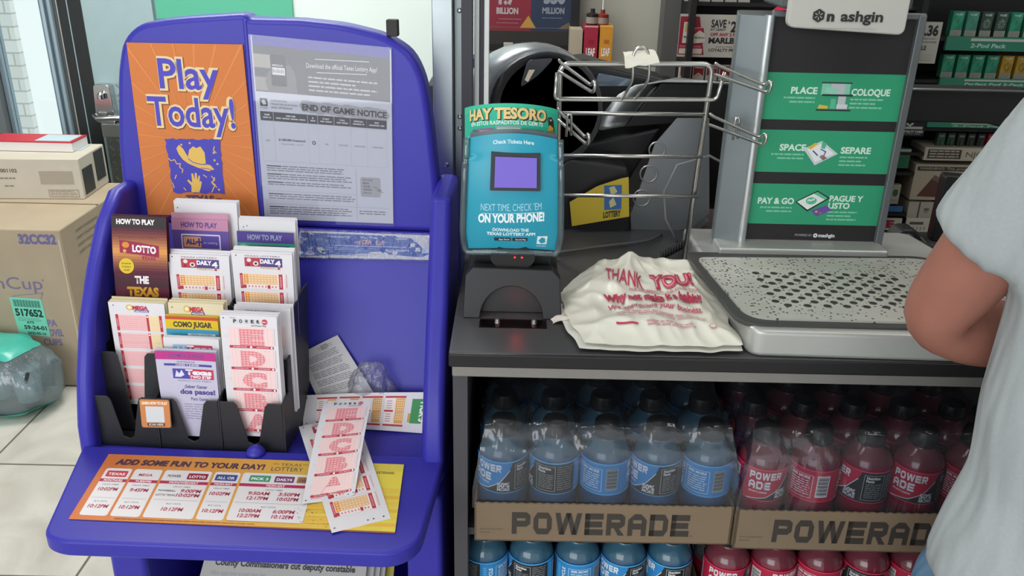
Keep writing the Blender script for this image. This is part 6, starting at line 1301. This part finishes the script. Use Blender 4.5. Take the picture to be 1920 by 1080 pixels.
def hand(wr, dirv, side, palmn, chains):
    wr = Vector(wr); d = Vector(dirv).normalized(); s = Vector(side).normalized(); pn = Vector(palmn).normalized()
    pm = wr + d * .055; chains.append([(tuple(wr), .024), (tuple(pm), (.036, .018))])
    for k, (of, ln) in enumerate(((-.028, .068), (-.009, .078), (.010, .073), (.028, .057))):
        b = wr + d * .082 + s * of; chains.append([(tuple(pm), (.036, .018)), (tuple(b), .010), (tuple(b + d * ln * .5 + pn * .012), .009), (tuple(b + d * ln * .8 + pn * .034), .008)])
    b = wr + d * .03 - s * .034; chains.append([(tuple(pm), (.036, .018)), (tuple(b), .012), (tuple(b + d * .03 - s * .014 + pn * .008), .010), (tuple(b + d * .055 - s * .012 + pn * .02), .009)])
def head(parent, org, c, face, sk, hair):
    c = Vector(c); f = Vector(face).normalized(); sd = Vector((-f.y, f.x, 0)); mb = MB(); n = 24
    def P(s, t):
        u = 2 * math.pi * s; ph = math.pi * (t - .5); cz = math.cos(ph); z = math.sin(ph); jaw = 1 - .22 * max(0, -z) ** 1.5
        q = c + f * (math.cos(u) * cz * .095 * (1 if math.cos(u) > 0 else 1.04)) + sd * (math.sin(u) * cz * .076 * jaw) + Vector((0, 0, z * .118))
        return q
    return P
# customer in grey, facing the counter
cust = thing('person', 'person in grey t-shirt and blue jeans at the counter with left elbow bent', 'person', (.68, .78, 0))
oc = (.68, .78, 0)
EL = Vector((.484, .905, 1.014)); SH = Vector((.555, .79, 1.30)); WR = Vector((.72, .955, .965))
ch = [[((.68, .78, .90), (.125, .085)), ((.69, .78, 1.05), (.12, .08)), ((.69, .785, 1.20), (.12, .075)), ((.685, .79, 1.34), (.07, .052)), ((.68, .795, 1.43), .048), ((.68, .80, 1.49), .048), ((.68, .815, 1.55), (.068, .082)), ((.68, .82, 1.63), (.072, .088)), ((.68, .82, 1.69), (.045, .055))],
      [((.685, .79, 1.34), (.07, .052)), (tuple(SH), .050), (tuple(SH * .5 + EL * .5 + Vector((-.004, 0, 0))), .052), (tuple(EL * .85 + SH * .15), .045), (tuple(EL), .040), (tuple(EL * .72 + WR * .28 + Vector((0, .0, -.006))), .047), (tuple(EL * .45 + WR * .55), .042), (tuple(WR), .028)],
      [((.685, .79, 1.34), (.07, .052)), ((.845, .79, 1.29), .050), ((.90, .86, 1.14), .048), ((.90, .92, 1.0), .042), ((.82, 1.0, 1.01), .036), ((.77, 1.01, 1.02), .027)],
      [((.68, .78, .90), (.125, .085)), ((.60, .78, .78), .07), ((.595, .79, .48), .062), ((.595, .77, .28), .055), ((.595, .765, .09), .038), ((.59, .86, .04), .034)],
      [((.68, .78, .90), (.125, .085)), ((.76, .78, .78), .07), ((.765, .79, .48), .062), ((.765, .77, .28), .055), ((.765, .765, .09), .038), ((.77, .86, .04), .034)]]
hand(WR, (.9, .25, .05), (0, 0, -1), (0, 1, 0), ch); hand((.77, 1.01, 1.02), (-.9, .2, .05), (0, 0, 1), (0, 1, 0), ch)
body = skinned('body', ch, skin, cust, oc)
grey = heather('#a3a9ac', 'grey_heather_cotton'); denim = heather('#5f7f9c', 'washed_denim')
tor = loft([((.688, .775, .738), .200, .142, 0), ((.698, .775, .80), .200, .143, 0), ((.712, .778, .87), .196, .138, 0), ((.708, .78, .96), .200, .135, 0), ((.712, .785, 1.06), .200, .132, 0), ((.712, .79, 1.16), .203, .130, 0), ((.69, .795, 1.26), .205, .122, 0), ((.69, .80, 1.34), .185, .10, 0), ((.685, .80, 1.395), .125, .075, 0), ((.68, .80, 1.42), .07, .062, 0)])
HM = SH * .43 + EL * .57 + Vector((-.003, 0, 0)); dd = (EL - SH).normalized()
slv = limb([((.62, .795, 1.32), .085), (tuple(SH + Vector((.012, 0, .0))), .078), (tuple(SH * .75 + EL * .25), .070), (tuple(SH * .6 + EL * .4), .069), (tuple(HM), .070), (tuple(HM + dd * .010), .069)])
slr = limb([((.76, .795, 1.32), .085), ((.845, .79, 1.29), .078), ((.89, .85, 1.16), .07), ((.905, .87, 1.12), .07)])
cloth('t_shirt', cust, oc, [tor, slv, slr], grey)
lg = lambda x: limb([((x, .78, .73), .085), ((x, .785, .66), .092), ((x, .79, .48), .074), ((x, .775, .28), .066), ((x, .77, .075), .064)])
cloth('jeans', cust, oc, [lg(.580), lg(.766), loft([((.678, .78, .66), .196, .130, 0), ((.680, .775, .718), .199, .139, 0), ((.684, .778, .765), .178, .122, 0), ((.70, .78, .90), .165, .11, 0)])], denim)
def headbits(parent, org, c, f, hair_m):
    c = Vector(c); f = Vector(f); sd = Vector((-f.y, f.x, 0)); o = Vector(org); mb = MB(); n = 24
    def H(s, t):
        u = 2 * math.pi * s; ph = math.pi * (.5 - t * (.42 + .18 * (.5 - .5 * math.cos(u - math.pi)) * 0 + .16 * (.5 - .5 * math.cos(u)))); 
        return c - o + f * (math.cos(u) * math.cos(ph) * .098) + sd * (math.sin(u) * math.cos(ph) * .083) + Vector((0, 0, math.sin(ph) * .118 + .012))
    mb.patch(H, 24, 10, hair_m); mb.obj('hair', parent, smooth='all')
    for s in (-1, 1):
        e = c - o + f * .078 + sd * .03 * s + Vector((0, 0, .005)); MB().lathe([(.002, -.011), (.009, -.006), (.0115, 0), (.009, .006), (.002, .011)], e, mat('#e8e4e0', .2), 14).lathe([(.002, -.005), (.005, 0), (.002, .005)], e + f * .0085, mat('#3a2a20', .2), 12).obj('eye', parent, smooth='all')
        r = c - o + sd * .076 * s; MB().tube([r + f * (.014 * math.cos(a)) + Vector((0, 0, .028 * math.sin(a))) + sd * s * .006 for a in (i * .5236 for i in range(12))], .008, skin, 8, True).obj('ear', parent, smooth='all')
    nz = c - o + f * .088; MB().tube([nz + Vector((0, 0, .02)), nz + f * .012 + Vector((0, 0, -.008)), nz + f * .02 + Vector((0, 0, -.024)), nz + Vector((0, 0, -.03))], [.007, .009, .012, .009], skin, 10).obj('nose', parent, smooth='all')
    mm = c - o + f * .082 + Vector((0, 0, -.056)); MB().tube([mm - sd * .024, mm + f * .006, mm + sd * .024], [.003, .006, .003], mat('#8c4f48', .5), 8).obj('mouth', parent, smooth='all')
headbits(cust, oc, (.68, .82, 1.61), (0, 1, 0), mat('#3a3532', .8, bump=.6, scale=120))
for x in (.595, .765):
    mb = MB(); mb.rings([[Vector((x - .68 + a * .046, .83 - .78 + b * .13, 0)) for a, b in [(math.cos(q), math.sin(q)) for q in (k * .3927 for k in range(16))]], [Vector((x - .68 + a * .048, .83 - .78 + b * .135, .03)) for a, b in [(math.cos(q), math.sin(q)) for q in (k * .3927 for k in range(16))]], [Vector((x - .68 + a * .04, .80 - .78 + b * .09, .09)) for a, b in [(math.cos(q), math.sin(q)) for q in (k * .3927 for k in range(16))]]], mat('#3a3a3c', .6)); mb.obj('shoe', cust, bevel=.006)
# clerk in red behind the tower, facing the counter
CX, CY = .815, 2.36
cl_ = thing('person', 'person in red top standing behind the checkout tower', 'person', (CX, CY, 0)); ok = (CX, CY, 0)
ES = Vector((CX - .165, CY, 1.27)); EE = Vector((CX - .185, CY - .03, 1.00)); EW = Vector((CX - .02, CY - .22, 1.0))
ch = [[((CX, CY, .90), (.12, .085)), ((CX, CY, 1.05), (.115, .08)), ((CX, CY, 1.20), (.11, .075)), ((CX, CY, 1.33), (.068, .052)), ((CX, CY, 1.43), .046), ((CX, CY - .01, 1.49), .046), ((CX, CY - .03, 1.55), (.066, .08)), ((CX, CY - .035, 1.63), (.072, .088)), ((CX, CY - .035, 1.69), (.045, .055))],
      [((CX, CY, 1.33), (.068, .052)), (tuple(ES), .048), (tuple(ES * .5 + EE * .5), .046), (tuple(EE), .038), (tuple(EE * .6 + EW * .4), .037), (tuple(EW), .026)],
      [((CX, CY, 1.33), (.068, .052)), ((CX + .165, CY, 1.27), .048), ((CX + .18, CY, 1.14), .046), ((CX + .18, CY - .03, 1.0), .038), ((CX + .12, CY - .16, 1.0), .035), ((CX + .06, CY - .22, 1.0), .026)],
      [((CX, CY, .90), (.12, .085)), ((CX - .085, CY, .80), .085), ((CX - .09, CY, .48), .06), ((CX - .09, CY, .09), .038), ((CX - .09, CY - .09, .04), .034)],
      [((CX, CY, .90), (.12, .085)), ((CX + .085, CY, .80), .085), ((CX + .09, CY, .48), .06), ((CX + .09, CY, .09), .038), ((CX + .09, CY - .09, .04), .034)]]
hand(EW, (.8, -.4, 0), (0, 0, -1), (0, -1, 0), ch); hand((CX + .06, CY - .22, 1.0), (-.8, -.4, 0), (0, 0, 1), (0, -1, 0), ch)
skinned('body', ch, skin, cl_, ok)
redm = heather('#b3203f', 'red_cotton')
tor = loft([((CX - .02, CY, .70), .225, .15, 0), ((CX - .015, CY, .85), .215, .145, 0), ((CX, CY, 1.0), .19, .13, 0), ((CX, CY, 1.2), .175, .12, 0), ((CX, CY, 1.31), .155, .10, 0), ((CX, CY, 1.40), .11, .075, 0), ((CX, CY, 1.425), .065, .06, 0)])
cloth('red_top', cl_, ok, [tor, limb([((CX - .08, CY, 1.33), .085), (tuple(ES), .072), (tuple(ES * .6 + EE * .4), .066), (tuple(ES * .4 + EE * .6), .064)]), limb([((CX + .08, CY, 1.33), .085), ((CX + .165, CY, 1.27), .07), ((CX + .18, CY, 1.16), .064), ((CX + .18, CY - .01, 1.11), .062)])], redm)
lg = lambda x: limb([((x, CY, .84), .096), ((x, CY, .48), .074), ((x, CY, .075), .064)])
cloth('trousers', cl_, ok, [lg(CX - .087), lg(CX + .087), loft([((CX, CY, .74), .17, .118, 0), ((CX, CY, .90), .18, .12, 0)])], mat('#26272b', .9))
headbits(cl_, ok, (CX, CY - .035, 1.61), (0, -1, 0), mat('#241f1c', .8, bump=.6, scale=120))
for x in (-.09, .09): MB().box((x - .045, -.17, 0), (x + .045, .07, .08), mat('#1f1f20', .6)).obj('shoe', cl_, bevel=.02, seg=3)
cl_.scale = (.93, .93, .90)
